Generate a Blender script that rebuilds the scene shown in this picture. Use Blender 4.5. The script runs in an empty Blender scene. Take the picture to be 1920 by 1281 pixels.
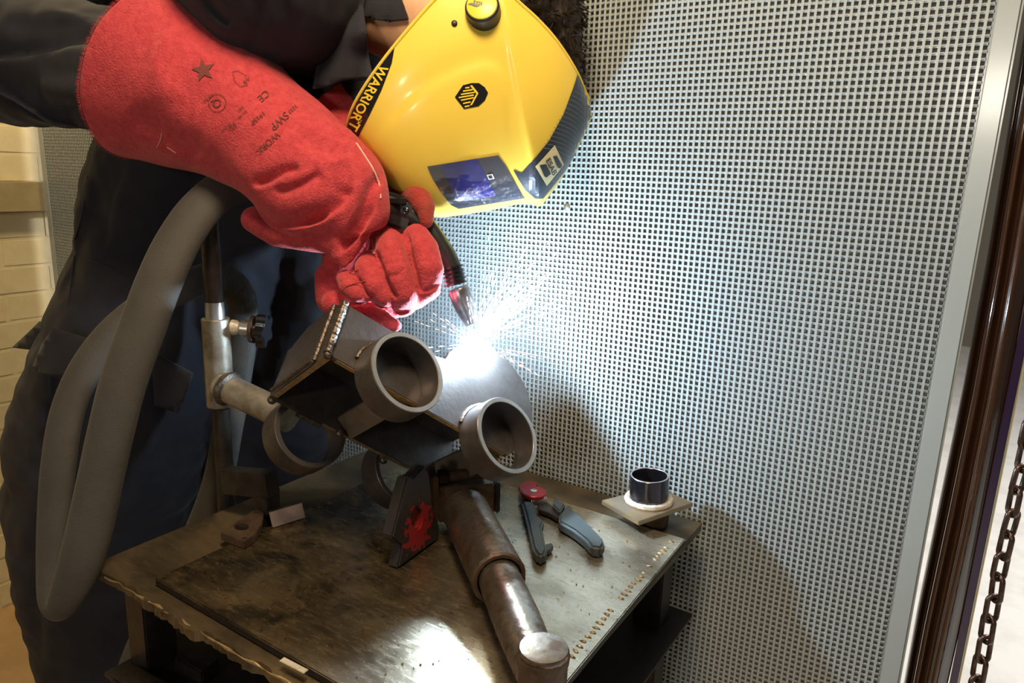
import bpy, bmesh, math, random
import numpy as np
from mathutils import Vector, Matrix
from mathutils.bvhtree import BVHTree
random.seed(7); RNG = np.random.default_rng(7)
sc = bpy.context.scene
COL = sc.collection
# ------------------------------------------------------------------ camera
W, H, F = 1920, 1281, 1357.0
EYE = 1.275                     # camera height above the floor
_p, _r, _y = (math.radians(a) for a in (13.1688, 2.0958, 32.6876))
_R = np.array([[math.cos(_r), -math.sin(_r), 0], [math.sin(_r), math.cos(_r), 0], [0, 0, 1]])
_up = _R @ np.array([0, -math.cos(_p), -math.sin(_p)])
_fw = _R @ np.array([0, -math.sin(_p), math.cos(_p)])
_rt = _R @ np.array([1.0, 0, 0])
BW = np.array([_rt*math.cos(_y)-_fw*math.sin(_y), _rt*math.sin(_y)+_fw*math.cos(_y), _up])
CAM = np.array([0, -0.97515, EYE])
def ray(x, y): return BW @ np.array([(x-W/2)/F, (y-H/2)/F, 1.0])
def P(x, y, d): return Vector(CAM + ray(x, y)*d)                 # point at a given distance
def PY(x, y, Y):
    r = ray(x, y); return Vector(CAM + r*(Y-CAM[1])/r[1])        # point on the plane y = Y
def PZ(x, y, Z):
    r = ray(x, y); return Vector(CAM + r*(Z-CAM[2])/r[2])        # point at height Z
def depth(p): return float((BW.T @ (np.array(p)-CAM))[2])
cam_data = bpy.data.cameras.new('camera'); cam_data.sensor_width = 36; cam_data.lens = 36*F/W
cam_data.clip_start = 0.01
cam = bpy.data.objects.new('camera', cam_data); COL.objects.link(cam)
_m = Matrix.Identity(4)
for i in range(3):
    _m[i][0] = BW[i][0]; _m[i][1] = -BW[i][1]; _m[i][2] = -BW[i][2]; _m[i][3] = CAM[i]
cam.matrix_world = _m
sc.camera = cam
VIEW = Vector(BW[:, 2])
# ------------------------------------------------------------------ world, lights, exposure
wd = bpy.data.worlds.new('world'); sc.world = wd; wd.use_nodes = True
wd.node_tree.nodes['Background'].inputs[0].default_value = (1.0, 0.86, 0.66, 1)
wd.node_tree.nodes['Background'].inputs[1].default_value = 0.062
def area(name, loc, target, size, energy, col):
    l = bpy.data.lights.new(name, 'AREA'); l.shape = 'DISK'; l.size = size; l.energy = energy; l.color = col
    o = bpy.data.objects.new(name, l); COL.objects.link(o); o.location = loc
    o.rotation_euler = (Vector(target)-Vector(loc)).to_track_quat('-Z', 'Y').to_euler(); return o
area('ceiling_lamp', (-0.30, -0.64, 2.00), (-0.55, -0.25, 0.9), 0.28, 9, (1.0, 0.76, 0.47))
area('work_lamp', (-0.05, -2.75, 1.66), (-0.55, -0.4, 1.05), 0.22, 7, (1.0, 0.92, 0.80))
area('corner_lamp', (-1.45, -0.16, 2.55), (-2.2, -0.16, 1.0), 0.3, 17, (1.0, 0.76, 0.42))
area('workshop_lamp', (0.9, 1.9, 2.9), (0.4, 1.7, 0.0), 0.9, 90, (1.0, 0.97, 0.93))
ARC = P(890, 645, 0.960)
vs = sc.view_settings; vs.view_transform = 'Standard'; vs.look = 'None'; vs.gamma = 1; vs.exposure = 0.32
vs.use_curve_mapping = False
sc.cycles.use_denoising = True
sc.cycles.sample_clamp_indirect = 4.0
sc.cycles.max_bounces = 5; sc.cycles.diffuse_bounces = 3; sc.cycles.glossy_bounces = 3; sc.cycles.adaptive_threshold = 0.035; sc.cycles.volume_bounces = 0
# ------------------------------------------------------------------ materials
def mat(name, col, rough=0.5, metal=0.0, col2=None, nscale=20, lo=0.35, hi=0.65, bump=0.0, bscale=200, coat=0.0,
        sheen=0.0, rough2=None, stretch=None, spec=0.5, trans=0.0, alpha=1.0, emit=None, estr=0.0, detail=6, weave=0, sheencol=None):
    m = bpy.data.materials.new(name); m.use_nodes = True
    nt = m.node_tree; N = nt.nodes; L = nt.links; b = N['Principled BSDF']
    b.inputs['Base Color'].default_value = (*col, 1); b.inputs['Roughness'].default_value = rough
    b.inputs['Metallic'].default_value = metal; b.inputs['Coat Weight'].default_value = coat
    b.inputs['Coat Roughness'].default_value = 0.08
    b.inputs['Sheen Weight'].default_value = sheen; b.inputs['Sheen Roughness'].default_value = 0.4
    if sheencol: b.inputs['Sheen Tint'].default_value = (*sheencol, 1)
    b.inputs['Specular IOR Level'].default_value = spec
    b.inputs['Transmission Weight'].default_value = trans; b.inputs['Alpha'].default_value = alpha
    if emit: b.inputs['Emission Color'].default_value = (*emit, 1); b.inputs['Emission Strength'].default_value = estr
    tc = N.new('ShaderNodeTexCoord'); vec = tc.outputs['Object']
    if stretch:
        mp = N.new('ShaderNodeMapping'); L.new(vec, mp.inputs[0]); mp.inputs['Scale'].default_value = stretch; vec2 = mp.outputs[0]
    else: vec2 = vec
    if col2 is not None:
        n = N.new('ShaderNodeTexNoise'); n.inputs['Scale'].default_value = nscale; n.inputs['Detail'].default_value = detail
        n.inputs['Roughness'].default_value = 0.65; L.new(vec2, n.inputs['Vector'])
        r = N.new('ShaderNodeMapRange'); r.inputs[1].default_value = lo; r.inputs[2].default_value = hi
        L.new(n.outputs[0], r.inputs[0])
        mx = N.new('ShaderNodeMix'); mx.data_type = 'RGBA'; L.new(r.outputs[0], mx.inputs[0])
        mx.inputs[6].default_value = (*col, 1); mx.inputs[7].default_value = (*col2, 1); L.new(mx.outputs[2], b.inputs['Base Color'])
        if rough2 is not None:
            r2 = N.new('ShaderNodeMapRange'); r2.inputs[1].default_value = lo; r2.inputs[2].default_value = hi
            r2.inputs[3].default_value = rough; r2.inputs[4].default_value = rough2
            L.new(n.outputs[0], r2.inputs[0]); L.new(r2.outputs[0], b.inputs['Roughness'])
    if bump:
        bn = N.new('ShaderNodeTexNoise'); bn.inputs['Scale'].default_value = bscale; bn.inputs['Detail'].default_value = 4
        L.new(vec2, bn.inputs['Vector'])
        bp = N.new('ShaderNodeBump'); bp.inputs['Strength'].default_value = bump; bp.inputs['Distance'].default_value = 0.002
        L.new(bn.outputs[0], bp.inputs['Height']); L.new(bp.outputs[0], b.inputs['Normal'])
        if weave:
            wv = N.new('ShaderNodeTexWave'); wv.inputs['Scale'].default_value = weave; wv.bands_direction = 'DIAGONAL'
            L.new(vec, wv.inputs['Vector'])
            ad = N.new('ShaderNodeMath'); ad.operation = 'ADD'; L.new(bn.outputs[0], ad.inputs[0]); L.new(wv.outputs[1], ad.inputs[1])
            L.new(ad.outputs[0], bp.inputs['Height'])
    return m
M = {}
M['panel'] = mat('panel_paint', (0.41, 0.465, 0.485), 0.26, 0.0, (0.38, 0.43, 0.45), 3, bump=0.02, bscale=300, spec=0.5, coat=0.35)
M['panel'].node_tree.nodes['Principled BSDF'].inputs['Coat Roughness'].default_value = 0.14
M['felt'] = mat('absorber_felt', (0.12, 0.115, 0.11), 0.95, 0, (0.34, 0.33, 0.31), 900, 0.35, 0.7)
M['brick'] = mat('cream_paint', (0.78, 0.68, 0.44), 0.6, 0, (0.70, 0.60, 0.37), 14, bump=0.35, bscale=60)
M['rail'] = mat('rail_paint', (0.40, 0.33, 0.19), 0.6, 0, (0.34, 0.27, 0.15), 20, bump=0.1, bscale=80)
M['floor_in'] = mat('floor_ochre', (0.50, 0.33, 0.16), 0.6, 0, (0.40, 0.26, 0.12), 9, bump=0.1, bscale=90)
M['floor_out'] = mat('floor_pale', (0.80, 0.79, 0.77), 0.35, 0, (0.62, 0.60, 0.57), 5, 0.45, 0.75, bump=0.1, bscale=40)
M['navy'] = mat('navy_twill', (0.0135, 0.0142, 0.024), 0.85, 0, (0.010, 0.0105, 0.018), 30, bump=0.25, bscale=700, sheen=0.10, weave=420)
M['navy2'] = mat('navy_twill_edge', (0.011, 0.0115, 0.019), 0.85, 0, bump=0.2, bscale=700, sheen=0.10)
M['red'] = mat('red_suede', (0.60, 0.066, 0.082), 0.92, 0, (0.42, 0.030, 0.045), 120, 0.3, 0.7, bump=0.9, bscale=420, sheen=0.35, sheencol=(1, .5, .45))
M['reddark'] = mat('red_suede_worn', (0.36, 0.025, 0.025), 0.9, 0, (0.30, 0.06, 0.04), 90, 0.3, 0.7, bump=0.9, bscale=420, sheen=0.4, sheencol=(1, .5, .4))
M['thread'] = mat('pale_thread', (0.72, 0.45, 0.36), 0.8)
M['ink'] = mat('faded_ink', (0.13, 0.045, 0.035), 0.9, 0, (0.30, 0.03, 0.03), 700, 0.45, 0.75)
M['yellow'] = mat('gloss_yellow', (0.84, 0.63, 0.095), 0.30, 0, (0.82, 0.61, 0.088), 4, coat=0.12, spec=0.35)
M['yellow2'] = mat('gloss_yellow_line', (0.84, 0.60, 0.04), 0.35)
M['black'] = mat('black_plastic', (0.016, 0.016, 0.017), 0.38, 0, (0.022, 0.022, 0.024), 60)
M['blackg'] = mat('black_gloss', (0.012, 0.012, 0.014), 0.12, coat=0.5)
M['slate'] = mat('slate_print', (0.030, 0.040, 0.058), 0.3, coat=0.3)
M['slate2'] = mat('slate_line', (0.16, 0.20, 0.24), 0.35)
M['cream'] = mat('pale_print', (0.80, 0.72, 0.42), 0.4)
M['skin'] = mat('skin', (0.62, 0.36, 0.22), 0.5, 0, (0.56, 0.31, 0.19), 60, bump=0.1, bscale=300)
M['hair'] = mat('dark_hair', (0.018, 0.011, 0.007), 0.5, 0, (0.03, 0.018, 0.01), 40)
M['hose'] = mat('grey_leather', (0.066, 0.062, 0.056), 0.7, 0, (0.050, 0.047, 0.043), 18, bump=0.35, bscale=500, sheen=0.1)
M['steel'] = mat('mill_steel', (0.165, 0.15, 0.148), 0.36, 0.75, (0.085, 0.072, 0.068), 26, 0.35, 0.7, bump=0.12, bscale=160, rough2=0.6)
M['barsteel'] = mat('bar_steel', (0.30, 0.25, 0.21), 0.40, 0.6, (0.20, 0.16, 0.13), 30, bump=0.1, bscale=200)
M['steelb'] = mat('bright_steel', (0.62, 0.61, 0.60), 0.33, 0.85, (0.50, 0.48, 0.46), 30, bump=0.05, bscale=300)
M['cut'] = mat('cut_edge', (0.55, 0.42, 0.24), 0.4, 0.7, (0.34, 0.24, 0.13), 120, stretch=(1, 1, 1), bump=0.2, bscale=400)
M['weld'] = mat('weld_bead', (0.20, 0.17, 0.15), 0.35, 0.8, (0.10, 0.085, 0.075), 200, bump=0.6, bscale=350)
M['weldpale'] = mat('weld_slag_pale', (0.72, 0.68, 0.60), 0.45, 0.2, (0.55, 0.48, 0.40), 120, bump=0.5, bscale=250)
M['bare'] = mat('pitted_steel', (0.36, 0.31, 0.26), 0.24, 0.9, (0.12, 0.08, 0.055), 32, 0.40, 0.62, bump=0.25, bscale=120, rough2=0.5)
M['rust'] = mat('rusty_steel', (0.15, 0.095, 0.062), 0.55, 0.55, (0.075, 0.05, 0.036), 40, bump=0.5, bscale=140)
M['galv'] = mat('worn_galvanised', (0.42, 0.40, 0.35), 0.42, 0.6, (0.17, 0.135, 0.09), 26, 0.42, 0.70, bump=0.15, bscale=150)
M['darksteel'] = mat('dark_steel', (0.060, 0.052, 0.046), 0.45, 0.6, (0.035, 0.030, 0.027), 40, bump=0.3, bscale=150)
M['blackpaint'] = mat('black_sheet', (0.030, 0.027, 0.026), 0.5, 0.2, (0.022, 0.02, 0.02), 30, bump=0.1, bscale=200)
M['bluesteel'] = mat('oil_blued_steel', (0.10, 0.10, 0.13), 0.22, 0.9, (0.05, 0.045, 0.06), 25, stretch=(1, 1, .2))
M['plateedge'] = mat('heat_tinted_plate', (0.44, 0.33, 0.19), 0.38, 0.75, (0.30, 0.26, 0.22), 22, bump=0.1, bscale=200)
M['redmetal'] = mat('red_anodised', (0.36, 0.035, 0.05), 0.35, 0.4, (0.28, 0.03, 0.04), 60)
M['grip'] = mat('grey_rubber', (0.045, 0.058, 0.062), 0.55, 0, (0.035, 0.046, 0.05), 80, bump=0.1, bscale=500)
M['pinksteel'] = mat('primed_steel', (0.50, 0.40, 0.38), 0.45, 0.5, (0.38, 0.30, 0.28), 70, bump=0.2, bscale=200)
M['chain'] = mat('chain_steel', (0.16, 0.11, 0.09), 0.32, 0.85, (0.09, 0.06, 0.05), 90, bump=0.2, bscale=300)
M['nozzle'] = mat('nozzle_copper_nickel', (0.34, 0.34, 0.37), 0.3, 0.9, (0.16, 0.15, 0.17), 60, 0.45, 0.7)
M['lens'] = mat('dark_lens', (0.020, 0.024, 0.15), 0.05, 0.0, (0.03, 0.04, 0.26), 60, coat=1.0, spec=0.8)
M['lensframe'] = mat('lens_cover', (0.05, 0.055, 0.075), 0.08, 0.0, coat=1.0, spec=0.8)
M['violet'] = mat('violet_sheen', (0.035, 0.018, 0.075), 0.10, 0, spec=0.6, coat=0.5)  # dark violet stands for light reflected at the curtain edge
M['white'] = mat('white_print', (0.8, 0.8, 0.8), 0.4)
def curtain_mat():
    m = mat('brown_pvc', (0.050, 0.021, 0.010), 0.07, 0, (0.036, 0.015, 0.008), 3, spec=0.9, coat=0.6)
    b = m.node_tree.nodes['Principled BSDF']; b.inputs['Subsurface Weight'].default_value = 0
    return m
M['pvc'] = curtain_mat()
def bench_mat(name, a, bcol, c, rough, metal):
    m = mat(name, a, rough, metal, bcol, 9, 0.36, 0.62, bump=0.10, bscale=90, rough2=rough+0.15, stretch=(1.0, 2.2, 1))
    nt = m.node_tree; N = nt.nodes; L = nt.links; b = N['Principled BSDF']
    old = b.inputs['Base Color'].links[0].from_socket
    tc = N.new('ShaderNodeTexCoord'); mp = N.new('ShaderNodeMapping'); mp.inputs['Scale'].default_value = (30, 110, 30); mp.inputs['Rotation'].default_value = (0, 0, 0.5)
    L.new(tc.outputs['Object'], mp.inputs[0])
    n = N.new('ShaderNodeTexNoise'); n.inputs['Scale'].default_value = 1.0; n.inputs['Detail'].default_value = 8; L.new(mp.outputs[0], n.inputs['Vector'])
    n2 = N.new('ShaderNodeTexNoise'); n2.inputs['Scale'].default_value = 16; n2.inputs['Detail'].default_value = 8; n2.inputs['Roughness'].default_value = 0.7; L.new(tc.outputs['Object'], n2.inputs['Vector'])
    ml = N.new('ShaderNodeMath'); ml.operation = 'MULTIPLY'; L.new(n.outputs[0], ml.inputs[0]); L.new(n2.outputs[0], ml.inputs[1])
    r = N.new('ShaderNodeMapRange'); r.inputs[1].default_value = 0.20; r.inputs[2].default_value = 0.36; L.new(ml.outputs[0], r.inputs[0])
    mx = N.new('ShaderNodeMix'); mx.data_type = 'RGBA'; L.new(r.outputs[0], mx.inputs[0]); L.new(old, mx.inputs[6]); mx.inputs[7].default_value = (*c, 1)
    L.new(mx.outputs[2], b.inputs['Base Color'])
    return m
def plate_mat(name, lite, mid, dark, r0, r1, metal, left_dim=None):
    m = mat(name, mid, r0, metal); nt = m.node_tree; N = nt.nodes; L = nt.links; b = N['Principled BSDF']
    tc = N.new('ShaderNodeTexCoord')
    def noise(scale, det, st=(1, 1, 1), rot=0.0, rough=.6, dist=0.0):
        mp = N.new('ShaderNodeMapping'); mp.inputs['Scale'].default_value = st; mp.inputs['Rotation'].default_value = (0, 0, rot); L.new(tc.outputs['Object'], mp.inputs[0])
        n = N.new('ShaderNodeTexNoise'); n.inputs['Scale'].default_value = scale; n.inputs['Detail'].default_value = det; n.inputs['Roughness'].default_value = rough; n.inputs['Distortion'].default_value = dist
        L.new(mp.outputs[0], n.inputs['Vector']); return n.outputs[0]
    def rng(s, lo, hi, o0=0.0, o1=1.0):
        r = N.new('ShaderNodeMapRange'); L.new(s, r.inputs[0]); r.inputs[1].default_value = lo; r.inputs[2].default_value = hi; r.inputs[3].default_value = o0; r.inputs[4].default_value = o1; return r.outputs[0]
    def mixc(f, c0, c1):
        x = N.new('ShaderNodeMix'); x.data_type = 'RGBA'; L.new(f, x.inputs[0])
        for k, c in ((6, c0), (7, c1)):
            if isinstance(c, tuple): x.inputs[k].default_value = (*c, 1)
            else: L.new(c, x.inputs[k])
        return x.outputs[2]
    big = noise(6.5, 3, (1, 1.5, 1), .35, .5, .6); scr = noise(48, 8, (1, 4, 1), .25, .75, .4); scr2 = noise(40, 8, (1, 4, 1), -.75, .75, .4); spk = noise(150, 4)
    c = mixc(rng(big, .38, .62), dark, lite); c = mixc(rng(scr, .46, .66, 0, .32), c, lite); c = mixc(rng(scr2, .5, .72, 0, .38), c, dark); c = mixc(rng(spk, .62, .72, 0, .8), c, (.03, .025, .02))
    if left_dim:  # left side darkened and gilded: what the metal reflects put into its colour
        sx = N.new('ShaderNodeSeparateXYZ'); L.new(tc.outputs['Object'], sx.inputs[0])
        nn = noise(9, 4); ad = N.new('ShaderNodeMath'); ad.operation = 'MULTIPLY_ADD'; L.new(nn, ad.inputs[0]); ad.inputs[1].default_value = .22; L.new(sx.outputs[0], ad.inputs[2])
        old = noise(11, 6, (1, 1.6, 1), .5, .7, .8); oc = mixc(rng(old, .40, .60), left_dim[0], left_dim[1]); oc = mixc(rng(scr, .50, .70, 0, .6), oc, left_dim[2]); oc = mixc(rng(spk, .60, .70, 0, .8), oc, (.03, .025, .02))
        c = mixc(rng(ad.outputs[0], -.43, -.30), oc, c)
    L.new(c, b.inputs['Base Color']); L.new(rng(scr, .3, .7, r0, r1), b.inputs['Roughness'])
    bp = N.new('ShaderNodeBump'); bp.inputs['Strength'].default_value = .12; bp.inputs['Distance'].default_value = .001; L.new(scr, bp.inputs['Height']); L.new(bp.outputs[0], b.inputs['Normal'])
    return m
M['bench'] = plate_mat('bench_plate_scale', (0.20, 0.15, 0.085), (0.12, 0.10, 0.07), (0.055, 0.044, 0.032), 0.34, 0.55, 0.6)
M['cover'] = plate_mat('brushed_cover_plate', (0.70, 0.63, 0.50), (0.4, 0.35, 0.26), (0.26, 0.205, 0.14), 0.17, 0.33, 0.85, ((0.085, 0.066, 0.042), (0.34, 0.255, 0.135), (0.52, 0.40, 0.22)))  # last three colours paint the dimmer reflection on the plate's left side
# ------------------------------------------------------------------ mesh helpers
def link(name, me, m=None, parent=None, smooth=False):
    o = bpy.data.objects.new(name, me); COL.objects.link(o)
    if m is not None and not me.materials: me.materials.append(m)
    if smooth:
        for p in me.polygons: p.use_smooth = True
    if parent is not None:
        o.parent = parent; o.matrix_parent_inverse = parent_inv(parent)
    return o
def parent_inv(p):
    mw = Matrix.Translation(p.location) @ p.rotation_euler.to_matrix().to_4x4()
    q = p
    while q.parent is not None:
        q = q.parent; mw = Matrix.Translation(q.location) @ q.rotation_euler.to_matrix().to_4x4() @ mw
    return mw.inverted()
def tag(o, label=None, cat=None, group=None, kind=None):
    if label: o['label'] = label
    if cat: o['category'] = cat
    if group: o['group'] = group
    if kind: o['kind'] = kind
    return o
def thing(name, label, cat, loc, group=None):
    o = bpy.data.objects.new(name, None); COL.objects.link(o); o.location = loc; o.empty_display_size = 0.05
    return tag(o, label, cat, group)
def from_data(name, verts, faces, m, parent=None, smooth=False):
    me = bpy.data.meshes.new(name); me.from_pydata([tuple(v) for v in verts], [], faces); me.update()
    return link(name, me, m, parent, smooth)
def bm_obj(name, bm, m, parent=None, smooth=False, bevel=0, seg=2, angle=0.6):
    if bevel:
        es = [e for e in bm.edges if len(e.link_faces) == 2 and e.calc_face_angle(0) > angle]
        bmesh.ops.bevel(bm, geom=es, offset=bevel, segments=seg, affect='EDGES', clamp_overlap=True)
    bmesh.ops.recalc_face_normals(bm, faces=bm.faces)
    me = bpy.data.meshes.new(name); bm.to_mesh(me); bm.free()
    o = link(name, me, m, parent, smooth)
    if smooth: sharp(me)
    return o
def sharp(me, ang=0.7):
    bm = bmesh.new(); bm.from_mesh(me)
    for e in bm.edges:
        if len(e.link_faces) == 2 and e.calc_face_angle(0) > ang: e.smooth = False
    for f in bm.faces: f.smooth = True
    bm.to_mesh(me); bm.free()
def box(name, lo, hi, m, parent=None, bevel=0.001, seg=2, mw=None):
    bm = bmesh.new(); bmesh.ops.create_cube(bm, size=1)
    lo = Vector(lo); hi = Vector(hi)
    for v in bm.verts: v.co = Vector(((v.co[k]+.5)*(hi[k]-lo[k])+lo[k]) for k in range(3))
    if mw is not None: bm.transform(mw)
    return bm_obj(name, bm, m, parent, bevel=bevel, seg=seg)
def prism(name, poly, ext, m, parent=None, bevel=0.0, seg=2, smooth=False, holes=()):
    """closed outline of 3D points, extruded along the vector ext; holes are outlines too"""
    bm = bmesh.new(); ext = Vector(ext); edges = []
    for loop in [poly]+list(holes):
        vs_ = [bm.verts.new(p) for p in loop]
        edges += [bm.edges.new((vs_[i], vs_[(i+1) % len(vs_)])) for i in range(len(vs_))]
    if holes: r = bmesh.ops.triangle_fill(bm, edges=edges, use_beauty=True, use_dissolve=False)['geom']
    else: r = [bm.faces.new([e.verts[0] if e.verts[0] in edges[(i-1) % len(edges)].verts else e.verts[1] for i, e in enumerate(edges)])]
    fs = [g for g in r if isinstance(g, bmesh.types.BMFace)]
    ex = bmesh.ops.extrude_face_region(bm, geom=fs)
    vv = [g for g in ex['geom'] if isinstance(g, bmesh.types.BMVert)]
    bmesh.ops.translate(bm, verts=vv, vec=ext)
    if not [f for f in bm.faces if f in fs and f.is_valid]:
        pass
    return bm_obj(name, bm, m, parent, smooth=smooth, bevel=bevel, seg=seg)
def spline(pts, n):
    pts = [np.array(p, float) for p in pts]
    ext = [2*pts[0]-pts[1]]+pts+[2*pts[-1]-pts[-2]]
    out = []
    k = len(pts)-1
    for i in range(n):
        t = i/(n-1)*k; j = min(int(t), k-1); u = t-j
        a, b, c, d = ext[j:j+4]
        out.append(0.5*((2*b)+(-a+c)*u+(2*a-5*b+4*c-d)*u*u+(-a+3*b-3*c+d)*u**3))
    return out
def tube(name, pts, rad, m, parent=None, n=None, sides=20, cap=True, flat=None, flatdir=None, smooth=True, twist=None, bm_only=None):
    """swept tube through pts; rad scalar or list; flat = ratio of the second radius, measured along flatdir"""
    pts = [Vector(p) for p in pts]
    rl = [rad]*len(pts) if not hasattr(rad, '__len__') else list(rad)
    if n:
        q = spline([(*p, r) for p, r in zip(pts, rl)], n); pts = [Vector(v[:3]) for v in q]; rl = [float(v[3]) for v in q]
    T = [(pts[min(i+1, len(pts)-1)]-pts[max(i-1, 0)]).normalized() for i in range(len(pts))]
    ref = Vector(flatdir) if flatdir is not None else (Vector((0, 0, 1)) if abs(T[0].z) < .9 else Vector((1, 0, 0)))
    u = (ref-T[0]*ref.dot(T[0])).normalized()
    V = []; Fc = []
    for i, p in enumerate(pts):
        if flatdir is not None: u = (ref-T[i]*ref.dot(T[i])).normalized()
        else: u = (u-T[i]*u.dot(T[i])).normalized()
        w = T[i].cross(u)
        for k in range(sides):
            a = 2*math.pi*k/sides
            V.append(p+(u*math.cos(a)*(flat if flat else 1)+w*math.sin(a))*rl[i])
    for i in range(len(pts)-1):
        for k in range(sides):
            Fc.append((i*sides+k, i*sides+(k+1) % sides, (i+1)*sides+(k+1) % sides, (i+1)*sides+k))
    if cap:
        Fc.append(tuple(range(sides))[::-1]); Fc.append(tuple((len(pts)-1)*sides+k for k in range(sides)))
    if bm_only is not None:
        off = len(bm_only[0]); bm_only[0].extend(V); bm_only[1].extend([tuple(i+off for i in f) for f in Fc]); return None
    o = from_data(name, V, Fc, m, parent)
    if smooth: sharp(o.data)
    return o
def lathe(name, origin, axis, prof, m, parent=None, sides=48, smooth=True, ref=None, wob=0.0):
    """profile of (distance along axis, radius); closed profiles give solid rings"""
    a = Vector(axis).normalized(); r0 = Vector(ref) if ref is not None else (Vector((0, 0, 1)) if abs(a.z) < .9 else Vector((1, 0, 0)))
    u = (r0-a*r0.dot(a)).normalized(); w = a.cross(u); o = Vector(origin)
    V = []; Fc = []; n = len(prof)
    for k in range(sides):
        t = 2*math.pi*k/sides
        for (h, r) in prof:
            rr = r*(1+wob*(random.random()-.5))
            V.append(o+a*h+(u*math.cos(t)+w*math.sin(t))*rr)
    for k in range(sides):
        k2 = (k+1) % sides
        for i in range(n-1): Fc.append((k*n+i, k*n+i+1, k2*n+i+1, k2*n+i))
    bm = bmesh.new(); bv = [bm.verts.new(v) for v in V]
    for f in Fc:
        try: bm.faces.new([bv[i] for i in f])
        except ValueError: pass
    bmesh.ops.remove_doubles(bm, verts=bm.verts, dist=1e-6)
    return bm_obj(name, bm, m, parent, smooth=smooth)
def ring(name, origin, axis, ro, ri, h, m, parent=None, sides=56, ch=0.0008):
    return lathe(name, origin, axis, [(0, ri), (0, ro-ch), (ch, ro), (h-ch, ro), (h, ro-ch), (h, ri+ch), (h-ch, ri), (0, ri)], m, parent, sides)
_ico = {}
def ico(sub):
    if sub not in _ico:
        bm = bmesh.new(); bmesh.ops.create_icosphere(bm, subdivisions=sub, radius=1)
        _ico[sub] = (np.array([v.co[:] for v in bm.verts]), [tuple(v.index for v in f.verts) for f in bm.faces]); bm.free()
    return _ico[sub]
def blob(name, caps, voxel, smooth_it, m, parent=None, disp=(), step=0.35, sub=3):
    """one continuous skin around chains of tapering balls: caps = [(points, radii), ...]"""
    V = []; Fc = []; iv, iF = ico(sub); off = 0
    for pts, rad in caps:
        pts = [Vector(p) for p in pts]; rad = list(rad) if hasattr(rad, '__len__') else [rad]*len(pts)
        balls = []
        for i in range(len(pts)-1):
            L_ = (pts[i+1]-pts[i]).length; k = max(1, int(L_/(step*min(rad[i], rad[i+1]))))
            for j in range(k): t = j/k; balls.append((pts[i].lerp(pts[i+1], t), rad[i]*(1-t)+rad[i+1]*t))
        balls.append((pts[-1], rad[-1]))
        for c, r in balls:
            V.append(iv*r+np.array(c)); Fc += [tuple(x+off for x in f) for f in iF]; off += len(iv)
    V = np.concatenate(V)
    me = bpy.data.meshes.new(name+'_src'); me.from_pydata(V.tolist(), [], Fc); me.update()
    o = bpy.data.objects.new(name+'_src', me); COL.objects.link(o)
    r = o.modifiers.new('r', 'REMESH'); r.mode = 'VOXEL'; r.voxel_size = voxel
    if smooth_it: s = o.modifiers.new('s', 'SMOOTH'); s.factor = 0.5; s.iterations = smooth_it
    for (scale, strength, typ) in disp:
        tx = bpy.data.textures.new('fold', 'CLOUDS'); tx.noise_scale = scale; tx.noise_depth = 1
        d = o.modifiers.new('d', 'DISPLACE'); d.texture = tx; d.strength = strength; d.mid_level = 0.5; d.texture_coords = 'LOCAL'
    dg = bpy.context.evaluated_depsgraph_get(); dg.update()
    me2 = bpy.data.meshes.new_from_object(o.evaluated_get(dg))
    bpy.data.objects.remove(o); bpy.data.meshes.remove(me); me2.name = name; me2.materials.clear()
    return link(name, me2, m, parent, smooth=True)
def bvh_of(*objs):
    V = []; Fc = []
    for o in objs:
        off = len(V); V += [v.co.copy() for v in o.data.vertices]; Fc += [tuple(i+off for i in p.vertices) for p in o.data.polygons]
    return BVHTree.FromPolygons(V, Fc)
def decal2d(name, loops, xf, tree, off, m, parent, cell=8.0, thick=0.0):
    """flat print: 2D outlines (xf maps them to the photo frame) laid onto a surface, as a thin skin 'off' above it"""
    bm = bmesh.new(); edges = []
    for lp in loops:
        vs_ = [bm.verts.new((*xf(p), 0)) for p in lp]
        edges += [bm.edges.new((vs_[i], vs_[(i+1) % len(vs_)])) for i in range(len(vs_))]
    bmesh.ops.triangle_fill(bm, edges=edges, use_beauty=True)
    return lay(name, bm, tree, off, m, parent, cell)
def lay(name, bm, tree, off, m, parent, cell):
    xs = [v.co.x for v in bm.verts]; ys = [v.co.y for v in bm.verts]
    if not xs: bm.free(); return None
    for (a, b, nrm) in ((min(xs), max(xs), (1, 0, 0)), (min(ys), max(ys), (0, 1, 0))):
        c = a+cell
        while c < b:
            bmesh.ops.bisect_plane(bm, geom=bm.verts[:]+bm.edges[:]+bm.faces[:], plane_co=(c*nrm[0], c*nrm[1], 0), plane_no=nrm); c += cell
    O = Vector(CAM); dead = []
    for v in bm.verts:
        d = Vector(ray(v.co.x, v.co.y)).normalized()
        hit = tree.ray_cast(O, d)
        if hit[0] is None:
            nr = tree.find_nearest(O+d*0.99)
            v.co = nr[0]+nr[1]*off*(1 if nr[1].dot(d) < 0.2 else -1); continue
        n = hit[1] if hit[1].dot(d) < 0 else -hit[1]
        v.co = hit[0]+n*off
    bmesh.ops.delete(bm, geom=dead, context='VERTS')
    bmesh.ops.triangulate(bm, faces=bm.faces)
    me = bpy.data.meshes.new(name); bm.to_mesh(me); bm.free()
    return link(name, me, m, parent)
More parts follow.
